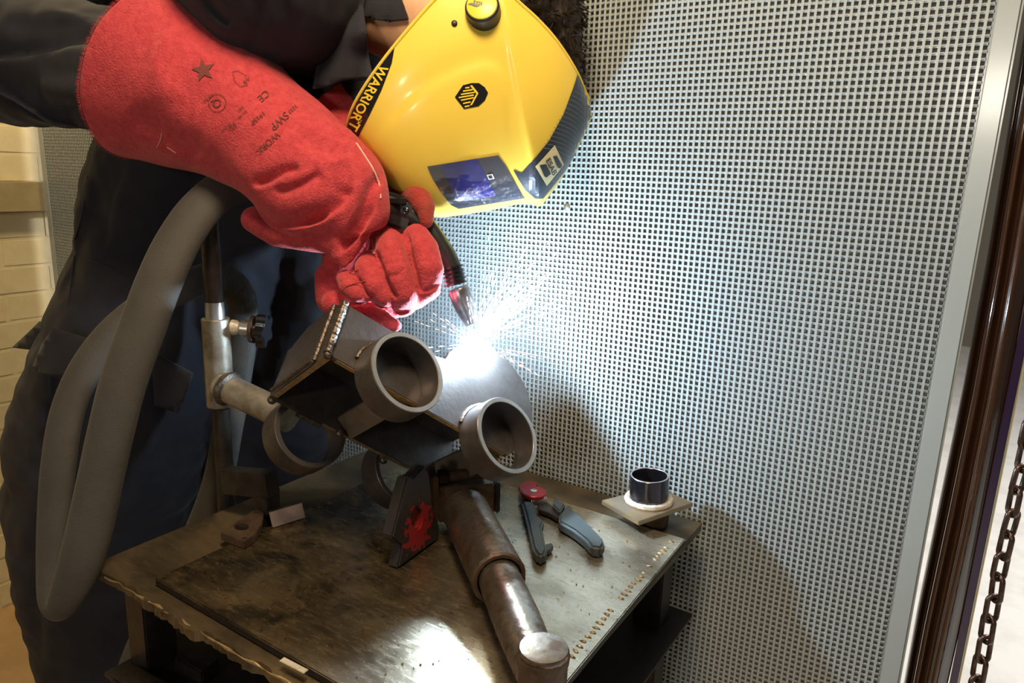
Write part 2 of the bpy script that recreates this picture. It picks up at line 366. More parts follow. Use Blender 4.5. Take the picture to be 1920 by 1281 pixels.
def text_decal(name, txt, origin, right, upv, size, tree, off, m, parent, bold=0.0, align='CENTER', cell=6):
    cu = bpy.data.curves.new('txt', 'FONT'); cu.body = txt; cu.size = 1; cu.offset = bold; cu.align_x = align; cu.align_y = 'CENTER'; cu.resolution_u = 3
    cu.fill_mode = 'FRONT'
    o = bpy.data.objects.new('txt', cu); COL.objects.link(o)
    dg = bpy.context.evaluated_depsgraph_get(); dg.update()
    me = bpy.data.meshes.new_from_object(o.evaluated_get(dg)); bpy.data.objects.remove(o)
    bm = bmesh.new(); bm.from_mesh(me)
    r = np.array(right, float); r /= np.linalg.norm(r); u = np.array(upv, float); u /= np.linalg.norm(u)
    for v in bm.verts:
        q = np.array(origin)+size*(r*v.co.x+u*v.co.y); v.co = (q[0], q[1], 0)
    return lay(name, bm, tree, off, m, parent, cell)
def ident(p): return p
ZT = EYE-0.475          # bench top
ZC = ZT+0.010           # cover plate top
ZS = EYE-0.62           # lower shelf
# ------------------------------------------------------------------ booth wall (perforated absorber panel)
wb = tag(bpy.data.objects.new('wall_back', None), kind='structure'); COL.objects.link(wb); wb.location = (-1.06, 0, 0)
wb['label'] = 'pale grey perforated steel booth wall with square holes'
PX0, PX1, PZ0, PZ1, PIT, HO, TH = -2.108, -0.030, 0.38, 1.86, 0.008, 0.005, 0.0018
nx = int(round((PX1-PX0)/PIT)); nz = int(round((PZ1-PZ0)/PIT))
def perforated():
    g = (PIT-HO)/2
    xl = PX0+np.arange(nx)*PIT+g; xr = xl+HO
    zl = PZ0+np.arange(nz)*PIT+g; zr = zl+HO
    V = []; Fq = []
    # vertical strips
    xe = np.concatenate([[PX0], np.stack([xl, xr], 1).ravel(), [PX1]])
    for i in range(0, len(xe), 2):
        b = len(V); V += [(xe[i], 0, PZ0), (xe[i+1], 0, PZ0), (xe[i+1], 0, PZ1), (xe[i], 0, PZ1)]; Fq.append((b, b+1, b+2, b+3))
    base = len(V)
    X0, Z0 = np.meshgrid(xl, zl, indexing='ij'); X0 = X0.ravel(); Z0 = Z0.ravel(); n = len(X0); X1 = X0+HO; Z1 = Z0+HO
    Zu = Z1+(PIT-HO)
    y0 = np.zeros(n); y1 = np.full(n, TH)
    # 10 verts per hole: front corners, back corners, top of the web above
    A = np.stack([np.stack([X0, y0, Z0], 1), np.stack([X1, y0, Z0], 1), np.stack([X1, y0, Z1], 1), np.stack([X0, y0, Z1], 1),
                  np.stack([X0, y1, Z0], 1), np.stack([X1, y1, Z0], 1), np.stack([X1, y1, Z1], 1), np.stack([X0, y1, Z1], 1),
                  np.stack([X1, y0, Zu], 1), np.stack([X0, y0, Zu], 1)], 1).reshape(-1, 3)
    idx = np.array([(3, 2, 8, 9), (0, 1, 5, 4), (1, 2, 6, 5), (2, 3, 7, 6), (3, 0, 4, 7)])
    Fn = (base+np.arange(n)[:, None, None]*10+idx[None]).reshape(-1, 4)
    verts = np.concatenate([np.array(V), A]).astype(np.float32); faces = np.concatenate([np.array(Fq), Fn]).astype(np.int32)
    me = bpy.data.meshes.new('perforated_sheet')
    me.vertices.add(len(verts)); me.vertices.foreach_set('co', verts.ravel())
    me.loops.add(faces.size); me.loops.foreach_set('vertex_index', faces.ravel())
    me.polygons.add(len(faces)); me.polygons.foreach_set('loop_start', np.arange(0, faces.size, 4, dtype=np.int32))
    me.update(calc_edges=True); me.validate()
    return link('perforated_sheet', me, M['panel'], wb)
perforated()
box('absorber_backing', (PX0, 0.0042, PZ0), (PX1, 0.03, PZ1), M['felt'], wb, bevel=0)
for nm, lo, hi in (('frame_rail', (PX1, -0.0015, 0.33), (-0.0045, 0.04, 1.91)), ('frame_rail', (-2.133, -0.0015, 0.33), (PX0, 0.04, 1.91)),
                   ('frame_rail', (PX0, -0.0015, PZ1), (PX1, 0.04, 1.91)), ('frame_rail', (PX0, -0.0015, 0.33), (PX1, 0.04, PZ0))):
    box(nm, lo, hi, M['panel'], wb, bevel=0.003, seg=3)
box('lower_sheet', (-2.133, 0.002, 0.0), (-0.0045, 0.035, 0.33), M['panel'], wb, bevel=0.001)
for (sx, sy) in ((1063, 388),):
    q = PY(sx, sy, 0); lathe('screw_head', q, (0, -1, 0), [(0, 0.0055), (0.0012, 0.0052), (0.0026, 0.0032), (0.003, 0.0)], M['steelb'], wb, 20)
# ------------------------------------------------------------------ side wall, rail, floors
XW = -2.2
wl = tag(bpy.data.objects.new('wall_left', None), kind='structure'); COL.objects.link(wl); wl.location = (XW, -0.5, 0)
wl['label'] = 'cream painted brick side wall beside the booth panel'
box('mortar_bed', (XW-0.12, -3.2, 0), (XW-0.0075, 0.3, 3.0), M['brick'], wl, bevel=0)
bmb = bmesh.new(); bmesh.ops.create_cube(bmb, size=1)
for v in bmb.verts: v.co = Vector((v.co.x*0.02, v.co.y*0.219, v.co.z*0.071))
bmesh.ops.bevel(bmb, geom=bmb.edges[:], offset=0.003, segments=2, affect='EDGES')
bme = bpy.data.meshes.new('brick'); bmb.to_mesh(bme); bmb.free(); bme.materials.append(M['brick'])
for c in range(25):
    z = 0.0375+c*0.075
    for k in range(4):
        y = 0.13-k*0.224-(0.112 if c % 2 else 0)
        o = bpy.data.objects.new('brick', bme); COL.objects.link(o); o.parent = wl; o.matrix_parent_inverse = parent_inv(wl)
        o.location = (XW-0.0158+random.uniform(-.0006, .0006), y+random.uniform(-.002, .002), z); o.rotation_euler = (random.uniform(-.006, .006), 0, random.uniform(-.01, .01))
tr = box('trim_1', (XW-0.004, -3.0, EYE-0.152), (XW+0.028, 0.25, EYE-0.072), M['rail'], None, bevel=0.003); tag(tr, 'tan rail fixed across the cream brick wall', kind='structure')
fl = box('floor', (-3.5, -4.0, -0.05), (0.01, 0.05, 0.0), M['floor_in'], None, bevel=0); tag(fl, 'ochre floor inside the welding booth', kind='structure')
def crack_floor():
    o = box('floor_workshop', (0.01, -4.0, -0.05), (4.0, 6.0, 0.0), M['floor_out'], None, bevel=0)
    o2 = box('floor_behind', (-3.5, 0.05, -0.05), (0.01, 6.0, 0.0), M['floor_out'], None, bevel=0)
    for q in (o, o2): tag(q, 'pale concrete workshop floor beyond the booth curtain', kind='structure')
crack_floor()
# ------------------------------------------------------------------ bench
bench = thing('workbench', 'scorched steel workbench with ragged torch-cut front edge', 'workbench', (-0.555, -0.31, 0))
X0, X1, Y0, Y1 = -0.835, -0.275, -0.588, -0.030
def ragged_top():
    n = 90; top = []; bot = []
    for i in range(n+1):
        x = X0+(X1-X0)*i/n
        w = 0.5+0.5*math.tanh((x+0.78)*30)
        j = (random.uniform(-.0022, .0022)+0.003*math.sin(x*31)+0.0018*math.sin(x*73+1)+.0015*math.sin(x*141))*w
        top.append((x, Y0+j, ZT)); bot.append((x, Y0+j*0.6-random.uniform(-0.001, 0.003)*w, ZT-0.012))
    bm = bmesh.new()
    tv = [bm.verts.new(p) for p in top]; bv = [bm.verts.new(p) for p in bot]
    bt = [bm.verts.new((X1, Y1, ZT)), bm.verts.new((X0, Y1, ZT))]; bb = [bm.verts.new((X1, Y1, ZT-.012)), bm.verts.new((X0, Y1, ZT-.012))]
    bm.faces.new(tv+bt); bm.faces.new((bv+bb)[::-1])
    for i in range(n): bm.faces.new((bv[i], bv[i+1], tv[i+1], tv[i]))
    bm.faces.new((bv[-1], bb[0], bt[0], tv[-1])); bm.faces.new((bb[0], bb[1], bt[1], bt[0])); bm.faces.new((bb[1], bv[0], tv[0], bt[1]))
    return bm_obj('bench_top', bm, M['bench'], bench)
ragged_top()
rim_pts = []
for i in range(40):
    x = -0.80+i*0.0133
    rim_pts.append((x, Y0+random.uniform(-.0022, .0022), ZT-random.uniform(.0005, .003)))
tube('melted_rim', rim_pts, [random.uniform(.0003, .0021) for _ in rim_pts], M['cut'], bench, n=160, sides=8)
box('shelf', (-0.83, -0.588, ZS-0.006), (-0.275, -0.03, ZS), M['blackpaint'], bench, bevel=0.001)
for (x, y) in ((-0.80, -0.54), (-0.80, -0.08), (-0.32, -0.54), (-0.32, -0.08)):
    box('leg', (x-.02, y-.02, 0), (x+.02, y+.02, ZT-0.012), M['darksteel'], bench, bevel=0.002)
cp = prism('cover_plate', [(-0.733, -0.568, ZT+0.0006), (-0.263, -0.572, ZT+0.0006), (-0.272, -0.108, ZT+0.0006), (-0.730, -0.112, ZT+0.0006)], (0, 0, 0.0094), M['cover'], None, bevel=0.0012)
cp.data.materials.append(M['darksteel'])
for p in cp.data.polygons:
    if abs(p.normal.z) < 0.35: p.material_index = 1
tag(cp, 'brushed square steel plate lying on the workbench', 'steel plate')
# chalk-pale chip on the plate front edge, and the corner chip
for (a, b, nm) in ((525, 573, 'x'),):
    q0 = PZ(527, 1238, ZC+.0006); q1 = PZ(573, 1262, ZC+.0006)
    d = (q1-q0); s = Vector((-d.y, d.x, 0)).normalized()*0.004
    cc = prism('bright_edge_chip', [q0+s, q1+s, q1-s*0.6, q0-s*0.6], (0, 0, 0.0012), M['weldpale'], cp, bevel=0.0004)
# tack beads along the right and back edges of the plate
tb = []; tf = []
for i in range(46):
    y = -0.55+i*0.0094
    if random.random() < .25: continue
    bx = -0.266-0.0000+(-0.0085)*((y+.572)/.464)
    iv, iF = ico(1); off = len(tb); tb += [tuple(v*np.array([.004, .0024, .0016])+np.array([bx-.010+random.uniform(-.003, .001), y, ZC])) for v in iv]; tf += [tuple(k+off for k in f) for f in iF]
o = from_data('weld_ripples', tb, tf, M['cut'], cp, True); o['kind'] = 'stuff'
# spatter on the plate
sb = []; sf = []
for i in range(260):
    x = random.uniform(-.72, -.29); y = random.uniform(-.56, -.12); r = random.uniform(.0004, .0013)
    iv, iF = ico(1); off = len(sb); sb += [tuple(v*r+np.array([x, y, ZC+r*.5])) for v in iv]; sf += [tuple(k+off for k in f) for f in iF]
o = from_data('weld_spatter', sb, sf, M['weld'], None, True); tag(o, 'tiny dark weld spatter beads scattered over the steel plate', 'spatter', kind='stuff')
# shelf offcut
oc = prism('steel_offcut', [PZ(325, 1230, ZS+.02), PZ(362, 1210, ZS+.02), PZ(412, 1235, ZS+.02), PZ(378, 1262, ZS+.02)], (0, 0, -.0194), M['darksteel'], None, bevel=.002)
tag(oc, 'small dark square steel offcut on the lower shelf', 'offcut')
oc = prism('steel_flat', [PZ(205, 1272, ZS+.012), PZ(255, 1245, ZS+.012), PZ(330, 1285, ZS+.012), PZ(280, 1320, ZS+.012)], (0, 0, -.0114), M['darksteel'], None, bevel=.003)
tag(oc, 'dark flat steel bar end at the front of the lower shelf', 'steel bar')
# ------------------------------------------------------------------ fabrication being welded
E1 = Vector((0.4362, 0.7057, -0.5583)); E2 = Vector((0.8349, -0.0860, 0.5436)); E3 = Vector((-0.3356, 0.7032, 0.6268))
A0 = Vector((-0.5886, -0.4332, -0.2036+EYE))
def FA(a, b, c): return A0+E1*a+E2*c+E3*b      # along, up the plate, out of the plate
fab = thing('steel_weldment', 'welded steel bracket with short pipe bushes being joined', 'weldment', FA(.12, 0, -.07))
PL = 0.007
def lobe():
    pts = [(0.0, 0.0), (0.27, 0.0)]
    c, r = (0.225, 0.062), 0.080
    for i in range(19):
        t = math.radians(-22+i*(187/18)); pts.append((c[0]+r*math.cos(t), c[1]+r*math.sin(t)))
    pts += [(0.13, 0.078), (0.0, 0.075)]
    return pts
prism('side_plate', [FA(a, b, 0) for a, b in lobe()], -E2*PL, M['steel'], fab, bevel=0.0008)
GAP = 0.1442
prism('side_plate', [FA(a, b, -GAP+PL) for a, b in [(0, 0), (.275, 0), (.275, .075), (0, .075)]], -E2*PL, M['steel'], fab, bevel=0.0008)
prism('end_plate', [FA(0, b, c) for b, c in [(0, 0), (0.075, 0), (.092, -.035), (.092, -.10), (.07, -GAP), (0, -GAP)]], E1*PL, M['steel'], fab, bevel=0.0008)
prism('back_plate', [FA(a, .068, c) for a, c in [(.006, -.008), (.272, -.008), (.272, -GAP+.008), (.006, -GAP+.008)]], E3*PL, M['steel'], fab, bevel=0.0005)
for (a0_, b0_, a1_, b1_) in ((.090, .014, .117, -.004), (.249, .022, .266, -.012)):
    prism('cross_bar', [FA(p_, q_, -.0085) for p_, q_ in ((a0_, b0_), (a1_, b1_), (a1_+.002, b1_+.006), (a0_+.002, b0_+.006))], -E2*(GAP-.017), M['barsteel'], fab, bevel=0.0008)
# bright ground lower edges
prism('ground_edge', [FA(a, -.0003, c) for a, c in [(-.0002, -.006), (-.0002, -GAP+.012), (.0066, -GAP+.012), (.0066, -.006)]], -E3*.0004, M['cut'], fab)
prism('ground_edge', [FA(a, -.0003, c) for a, c in [(.012, -.0002), (.265, -.0002), (.265, -.0066), (.012, -.0066)]], -E3*.0004, M['cut'], fab)
prism('ground_edge', [FA(a, -.0003, c) for a, c in [(.075, -GAP+.0068), (.25, -GAP+.0068), (.25, -GAP+.0002), (.075, -GAP+.0002)]], -E3*.0004, M['cut'], fab)
RO, RI, RH = 0.0493, 0.0428, 0.0357
ring('pipe_bush', FA(.0829, .0091, .0002), E2, RO, RI, RH, M['steel'], fab)
ring('pipe_bush', FA(.2386, .0027, .0002), E2, RO, RI, RH, M['steel'], fab)
ring('pipe_bush', FA(.066, -.012, -GAP-.0002), -E2, RO, RI, RH, M['steel'], fab)
ring('pipe_bush', FA(.212, .000, -GAP-.0002), -E2, RO, RI, RH, M['steel'], fab)
for ax, (a, b) in enumerate(((.0829, .0091), (.2386, .0027))):   # bright sawn faces of the front bushes
    lathe('sawn_face', FA(a, b, RH+.0002), E2, [(0, RI+.0006), (0.0004, RI+.0006), (0.0004, RO-.0008), (0, RO-.0008)], M['steelb'], fab, 56)
def bead(name, pts, r, par=fab, n=60, m=None):
    q = spline(pts, n); tube(name, [Vector(v) for v in q], [r*(0.85+0.3*random.random()) for _ in q], m or M['weld'], par, sides=8)
bead('weld_bead', [FA(-.002, b, .002) for b in (0, .02, .04, .06, .075)], .0045)
bead('weld_bead', [FA(-.002, b, -.030) for b in (.004, .03, .06, .088)], .0032)
bead('weld_bead', [FA(-.004, .004, c) for c in (-.03, -.06, -.1, -.13)], .0026)
bead('weld_bead', [FA(.04, -.002, -GAP+.001), FA(.06, -.002, -GAP+.001), FA(.075, -.002, -GAP+.001)], .0035, n=14)
for (a, b, c) in ((0.0, 0.0, 0.0), (.005, 0, -GAP), (.098, -.006, -GAP+.012), (.175, -.005, -GAP), (.245, -.012, -GAP)):
    lathe('tack_weld', FA(a, b, c), -E3, [(-.003, .005), (0.001, .0055), (.004, .0035), (.005, 0)], M['weld'], fab, 14, wob=.25)
for (a, s) in ((.0829, 1), (.2386, 1)):
    pts = [FA(a+math.cos(t)*(RO+.001), (.0091 if a < .1 else .0027)+math.sin(t)*(RO+.001), .002) for t in np.linspace(.1, math.pi-.1, 24)]
    bead('weld_bead', pts, .003)
# ------------------------------------------------------------------ positioner stand on the left
st = thing('positioner_stand', 'steel clamp stand with upright pole left of the bench', 'clamp stand', P(412, 960, 1.0))
px = PY(410, 700, -0.385); PXY = (px.x, px.y)
tube('pole', [(*PXY, ZT-0.25), (*PXY, PZ(410, 380, EYE).z if False else P(408, 372, 1.0).z)], 0.0125, M['darksteel'], st, sides=24)
tube('bright_pole_end', [(*PXY, P(410, 560, 1.0).z), (*PXY, P(410, 600, 1.0).z)], 0.0128, M['steelb'], st, sides=24)
zs0 = P(415, 765, 1.0).z; zs1 = P(415, 592, 1.0).z
ring('sleeve', (*PXY, zs0), (0, 0, 1), 0.0185, 0.0132, zs1-zs0, M['galv'], st, 36)
arm0 = P(414, 722, .995); arm1 = P(545, 785, .955)
tube('branch_pipe', [arm0, arm1], 0.0195, M['galv'], st, sides=28)
dirv = (arm1-arm0).normalized()
lathe('weld_collar', arm0+dirv*.013, dirv, [(-.006, .021), (0, .0245), (.004, .0235), (.007, .0195)], M['weld'], st, 30, wob=.06)
lathe('weld_collar', (*PXY, zs0), (0, 0, 1), [(-.004, .0128), (-.002, .0165), (.002, .0185)], M['weld'], st, 30, wob=.05)
kx = (P(500, 620, 1.0)-P(440, 614, 1.0)).normalized(); k0 = P(438, 614, .995)
lathe('clamp_nut', k0, kx, [(-.002, 0), (-.002, .011), (.004, .010), (.008, .0075), (.010, .0075)], M['weldpale'], st, 20, wob=.1)
lathe('clamp_screw', k0, kx, [(.008, 0), (.008, .0075), (.012, .0115), (.024, .0115), (.025, .007), (.036, .007), (.036, 0)], M['steelb'], st, 24)
lathe('washer', k0+kx*.025, kx, [(0, .007), (0, .019), (.005, .019), (.005, .007)], M['rust'], st, 28)
bm = bmesh.new(); pts = []
for i in range(40):
    t = 2*math.pi*i/40; rr = .0205+.0045*math.cos(5*t); pts.append((rr*math.cos(t), rr*math.sin(t)))
uu = kx.cross(Vector((0, 0, 1))).normalized(); ww = kx.cross(uu)
prism('star_knob', [k0+kx*.034+uu*a+ww*b for a, b in pts], kx*.013, M['blackg'], st, bevel=.0015)
f0 = P(420, 905, 1.0); f1 = P(516, 900, .985)
b0 = Vector((*PXY, P(415, 895, 1.0).z))
dirb = Vector((0.80, -0.25, 0)).normalized()
def obox(name, c, ax, L, w, h, m, par, bevel=.001):
    ax = Vector(ax).normalized(); s = ax.cross(Vector((0, 0, 1))).normalized(); u = s.cross(ax)
    poly = [c+s*a+u*b for a, b in ((-w/2, -h/2), (w/2, -h/2), (w/2, h/2), (-w/2, h/2))]
    return prism(name, poly, ax*L, m, par, bevel=bevel)
e0 = P(425, 900, 1.0); e1 = P(512, 908, .965)
obox('bracket_arm', e0, e1-e0, (e1-e0).length, .022, .034, M['darksteel'], st)
obox('bracket_foot', e1-(e1-e0).normalized()*.02+Vector((0, 0, -.012)), Vector((0, 0, -1)).lerp((e1-e0).normalized(), .02), max(.01, e1.z-.012-ZT), .024, .018, M['darksteel'], st) if False else None
fz = e1-(e1-e0).normalized()*.012
box('bracket_foot', (fz.x-.014, fz.y-.011, ZT+.0003), (fz.x+.014, fz.y+.011, fz.z-.015), M['darksteel'], st, bevel=.001)
# ------------------------------------------------------------------ swivel arm in front
sw = thing('swivel_arm', 'pitted steel pipe arm with capped post on the plate', 'pipe arm', PZ(1000, 1200, ZC))
zA = ZC+0.034
c0 = PZ(872, 958, zA); c1 = PZ(936, 1085, zA); c2 = PZ(1000, 1182, zA-.002)
ax = (c1-c0).normalized()
pc = PZ(1020, 1212, ZC+.066); c2 = Vector((pc.x, pc.y, zA-.002))
tube('inner_pipe', [c0+ax*.10, c1, c1.lerp(c2, .5), c2], [.0232, .0232, .0236, .0205], M['bare'], sw, sides=40)
ring('outer_sleeve', c0, ax, .0305, .0240, (c1-c0).length, M['bare'], sw, 56, ch=.0015)
lathe('sleeve_weld', c1, ax, [(-.004, .0298), (0, .0306), (.002, .0290), (.002, .0255)], M['rust'], sw, 50, wob=.03)
pc = PZ(1020, 1212, ZC+.066)
lathe('post', (pc.x, pc.y, ZC+.0003), (0, 0, 1), [(0, 0), (0, .0215), (.05, .0215), (.052, .0225), (.058, .0230), (.060, .0225)], M['rust'], sw, 40, wob=.02)
lathe('post_cap', (pc.x, pc.y, ZC+.0595), (0, 0, 1), [(0, .0222), (.003, .0226), (.0055, .0212), (.0062, .018), (.0064, 0)], M['bare'], sw, 36, wob=.03)
# side hole in the sleeve
upn = (VIEW*-1-ax*(VIEW*-1).dot(ax)).normalized()
hs = PZ(897, 985, zA+.03)
hc = c0+ax*((hs-c0).dot(ax)); hd = (Vector(hs)-hc); hd = (hd-ax*hd.dot(ax)).normalized()
lathe('set_screw_hole', hc+hd*.0297, hd, [(0, 0), (0, .0052), (.0006, .0056), (.0009, .0062), (0.0002, .0072)], M['darksteel'], sw, 24)
# block with threaded rod
bq0 = PZ(822, 996, ZC); bq1 = PZ(926, 984, ZC); ctr = (bq0+bq1)/2; bw_ = (bq1-bq0).length/2
bm_x = (bq1-bq0).normalized(); bm_y = Vector((-bm_x.y, bm_x.x, 0))
def blk(name, x0, x1, y0, y1, z0, z1, m, bevel=.002):
    o = Vector((ctr.x, ctr.y, ZC))
    poly = [o+bm_x*a+bm_y*b+Vector((0, 0, z0)) for a, b in ((x0, y0), (x1, y0), (x1, y1), (x0, y1))]
    return prism(name, poly, (0, 0, z1-z0), m, sw, bevel=bevel)
blk('jaw_block', -bw_, bw_, .0, .032, .011, .060, M['rust'])
blk('jaw_cheek', -bw_-.010, -bw_-.0005, -.002, .036, .003, .078, M['rust'])
blk('jaw_cheek', bw_+.0005, bw_+.007, -.004, .030, .018, .062, M['darksteel'])
rod0 = Vector((ctr.x, ctr.y, ZC))+bm_x*-.036+bm_y*.018+Vector((0, 0, .0685)); 
prof = []
for i in range(30): prof += [(i*.0018, .0068), (i*.0018+.0009, .0080)]
lathe('threaded_rod', rod0+bm_x*.010, bm_x, [(0, 0)]+prof+[(.055, 0)], M['rust'], sw, 20)
lathe('rod_nut', rod0+bm_x*.001, bm_x, [(0, 0), (0, .011), (.011, .011), (.011, .0085)], M['darksteel'], sw, 6, smooth=False)
# ------------------------------------------------------------------ welding magnet
mg = thing('welding_magnet', 'black arrow-shaped welding magnet with worn red paint', 'magnet', PZ(770, 1045, ZC))
g0 = PZ(747, 1068, ZC+.0006); g1 = PZ(824, 1012, ZC+.0006)
gx = (g1-g0).normalized(); gn = gx.cross(Vector((0, 0, 1))).normalized()
if gn.dot(VIEW) > 0: gn = -gn          # towards the viewer
tilt = (gn*-1*0.06+Vector((0, 0, 1))).normalized(); gn = gx.cross(tilt).normalized(); gn = -gn if gn.dot(VIEW) > 0 else gn
def onM(x, y):
    r = Vector(ray(x, y)); t = (g0-Vector(CAM)).dot(gn)/r.dot(gn); return Vector(CAM)+r*t
outline = [(746, 1067.5), (755, 1025), (735, 1009), (765, 894), (774, 896), (797, 872), (806, 892), (812, 950), (825, 988), (823, 1011)]
hole = [(782+9*math.cos(t), 972+20*math.sin(t)) for t in np.linspace(0, 2*math.pi, 18, endpoint=False)]
def magnet_mat():
    m = mat('magnet_paint', (0.022, 0.020, 0.022), 0.42, 0.1, (0.035, 0.03, 0.032), 60, bump=0.15, bscale=150)
    nt = m.node_tree; N = nt.nodes; L = nt.links; b = N['Principled BSDF']; old = b.inputs['Base Color'].links[0].from_socket
    tc = N.new('ShaderNodeTexCoord'); c = onM(785, 990)
    sub = N.new('ShaderNodeVectorMath'); sub.operation = 'SUBTRACT'; L.new(tc.outputs['Object'], sub.inputs[0]); sub.inputs[1].default_value = c
    ln = N.new('ShaderNodeVectorMath'); ln.operation = 'LENGTH'; L.new(sub.outputs[0], ln.inputs[0])
    n = N.new('ShaderNodeTexNoise'); n.inputs['Scale'].default_value = 110; n.inputs['Detail'].default_value = 5; L.new(tc.outputs['Object'], n.inputs['Vector'])
    mr = N.new('ShaderNodeMapRange'); L.new(ln.outputs['Value'], mr.inputs[0]); mr.inputs[1].default_value = 0.010; mr.inputs[2].default_value = 0.046; mr.inputs[3].default_value = 0.33; mr.inputs[4].default_value = -0.2
    ad = N.new('ShaderNodeMath'); L.new(n.outputs[0], ad.inputs[0]); L.new(mr.outputs[0], ad.inputs[1])
    gt = N.new('ShaderNodeMath'); gt.operation = 'GREATER_THAN'; gt.inputs[1].default_value = 0.60; L.new(ad.outputs[0], gt.inputs[0])
    mx = N.new('ShaderNodeMix'); mx.data_type = 'RGBA'; L.new(gt.outputs[0], mx.inputs[0]); L.new(old, mx.inputs[6]); mx.inputs[7].default_value = (0.30, 0.018, 0.022, 1)
    L.new(mx.outputs[2], b.inputs['Base Color']); return m
M['magnet'] = magnet_mat()
prism('magnet_body', [onM(*p) for p in outline], -gn*.017, M['magnet'], mg, bevel=.0022, holes=[[onM(*p) for p in hole]])
lathe('rivet', onM(765, 1042), gn, [(-.001, .0030), (.0004, .0028), (.0009, .0015), (.001, 0)], M['darksteel'], mg, 16)
# ------------------------------------------------------------------ wire strippers
ws = thing('wire_strippers', 'wire strippers with red disc head and grey grips', 'pliers', PZ(1030, 970, ZC))
def slab(name, px, z, th, m, bevel=.002): return prism(name, [PZ(x, y, z) for x, y in px], (0, 0, -th), m, ws, bevel=bevel, seg=3)
slab('handle_grip', [(977, 938), (1003, 940), (1005, 962), (1021, 975), (1016, 987), (1023, 1018), (1026, 1030), (1021, 1041), (1008, 1041), (999, 1026), (985, 962)], ZC+.016, .0150, M['grip'], .0035)
slab('hang_loop', [(1022, 1020), (1035, 1017), (1038, 1024), (1030, 1032), (1023, 1033)], ZC+.009, .006, M['grip'], .0012)
slab('handle_grip', [(1049, 963), (1067, 942), (1074, 953), (1095, 971), (1130, 1007), (1134, 1019), (1128, 1028), (1108, 1025), (1098, 1012), (1076, 994), (1047, 977)], ZC+.016, .0150, M['grip'], .0035)
slab('hang_loop', [(1097, 1014), (1110, 1020), (1108, 1028), (1098, 1024)], ZC+.009, .006, M['grip'], .0012)
slab('finger_guard', [(1036, 946), (1040, 929), (1048, 938), (1060, 944), (1050, 960)], ZC+.018, .012, M['grip'], .002)
slab('steel_arm', [(1008, 943), (1018, 938), (1034, 948), (1052, 965), (1046, 972), (1030, 962), (1010, 955)], ZC+.010, .006, M['darksteel'], .0008)
slab('steel_arm', [(972, 930), (985, 922), (1004, 936), (1002, 950), (980, 948)], ZC+.010, .006, M['darksteel'], .0008)
slab('jaw', [(972, 910), (990, 900), (1008, 905), (1000, 925), (978, 925)], ZC+.012, .008, M['redmetal'], .001)
hd0 = PZ(1001, 921, ZC+.022)
lathe('disc_head', hd0, (0, 0, -1), [(0, 0), (0, .0168), (.0012, .0182), (.006, .0182), (.0075, .0165), (.0075, 0)], M['redmetal'], ws, 40)
lathe('pivot_screw', hd0+Vector((0, 0, -.0003)), (0, 0, 1), [(0, .0052), (.0018, .0050), (.0022, .0042), (.0022, 0)], M['steelb'], ws, 24)
sp0 = PZ(995, 940, ZC+.012); sp1 = PZ(1026, 938, ZC+.012); spd = sp1-sp0; su = Vector((0, 0, 1)); sv = spd.normalized().cross(su)
tube('spring', [sp0+spd*(i/108)+(su*math.cos(i*2*math.pi/12)+sv*math.sin(i*2*math.pi/12))*.0058 for i in range(109)], .0009, M['steelb'], ws, sides=6)
# ------------------------------------------------------------------ pipe stub on square plate
ps = thing('pipe_flange', 'short blued pipe welded upright on a small square plate', 'pipe flange', PZ(1215, 960, ZT))
zp = ZT+.030
cpl = [PZ(1128, 938, zp), PZ(1198, 978, zp+.002), PZ(1300, 943, zp+.006), PZ(1233, 912, zp+.003)]
prism('base_plate', cpl, (0, 0, -.0065), M['plateedge'], ps, bevel=.0008)
pcn = (cpl[0]+cpl[1]+cpl[2]+cpl[3])/4+Vector((0, 0, .001)); pn = (cpl[1]-cpl[0]).cross(cpl[2]-cpl[0]).normalized(); pn = -pn if pn.z < 0 else pn
pcn = pcn+(cpl[3]-cpl[1]).normalized()*.004
ring('pipe', pcn, pn, .0268, .0240, .038, M['bluesteel'], ps, 48, ch=.0006)
lathe('rim_face', pcn+pn*.038, pn, [(0, .0242), (.0003, .0244), (.0003, .0262), (0, .0264)], M['steelb'], ps, 48)
wp = [pcn+pn*.002+(Vector((math.cos(t), math.sin(t), 0))-pn*pn.dot(Vector((math.cos(t), math.sin(t), 0)))).normalized()*.0295 for t in np.linspace(0, 2*math.pi, 40)]
bead('weld_bead', wp, .0045, ps, 90, M['weldpale'])
ring('under_pipe', (pcn.x+.006, pcn.y+.004, ZT+.0005), (0, 0, 1), .0225, .019, zp-ZT-.0075, M['rust'], ps, 40)
# ------------------------------------------------------------------ loose bits at the back left of the plate
fo = thing('flange_lug', 'dark rounded steel lug plate with a drilled hole', 'lug plate', PZ(450, 990, ZT))
zf = ZC+.011
lug = [(413, 999), (440, 980), (474, 957), (488, 955), (495, 962), (491, 982), (478, 1002), (458, 1016)]
hl = [(453+13.5*math.cos(t), 988+6*math.sin(t)) for t in np.linspace(0, 2*math.pi, 20, endpoint=False)]
prism('lug_body', [PZ(x, y, zf) for x, y in lug], (0, 0, -.0105), M['rust'], fo, bevel=.0008, holes=[[PZ(x, y, zf) for x, y in hl]])
for (x, y) in ((480, 961), (458, 1010)):
    lathe('small_hole_rim', PZ(x, y, zf), (0, 0, 1), [(-.0005, .0012), (.0005, .0014), (.0006, .0026), (0, .0030)], M['darksteel'], fo, 16)
an = thing('angle_offcut', 'pinkish short steel angle offcut on the plate', 'offcut', PZ(540, 990, ZC))
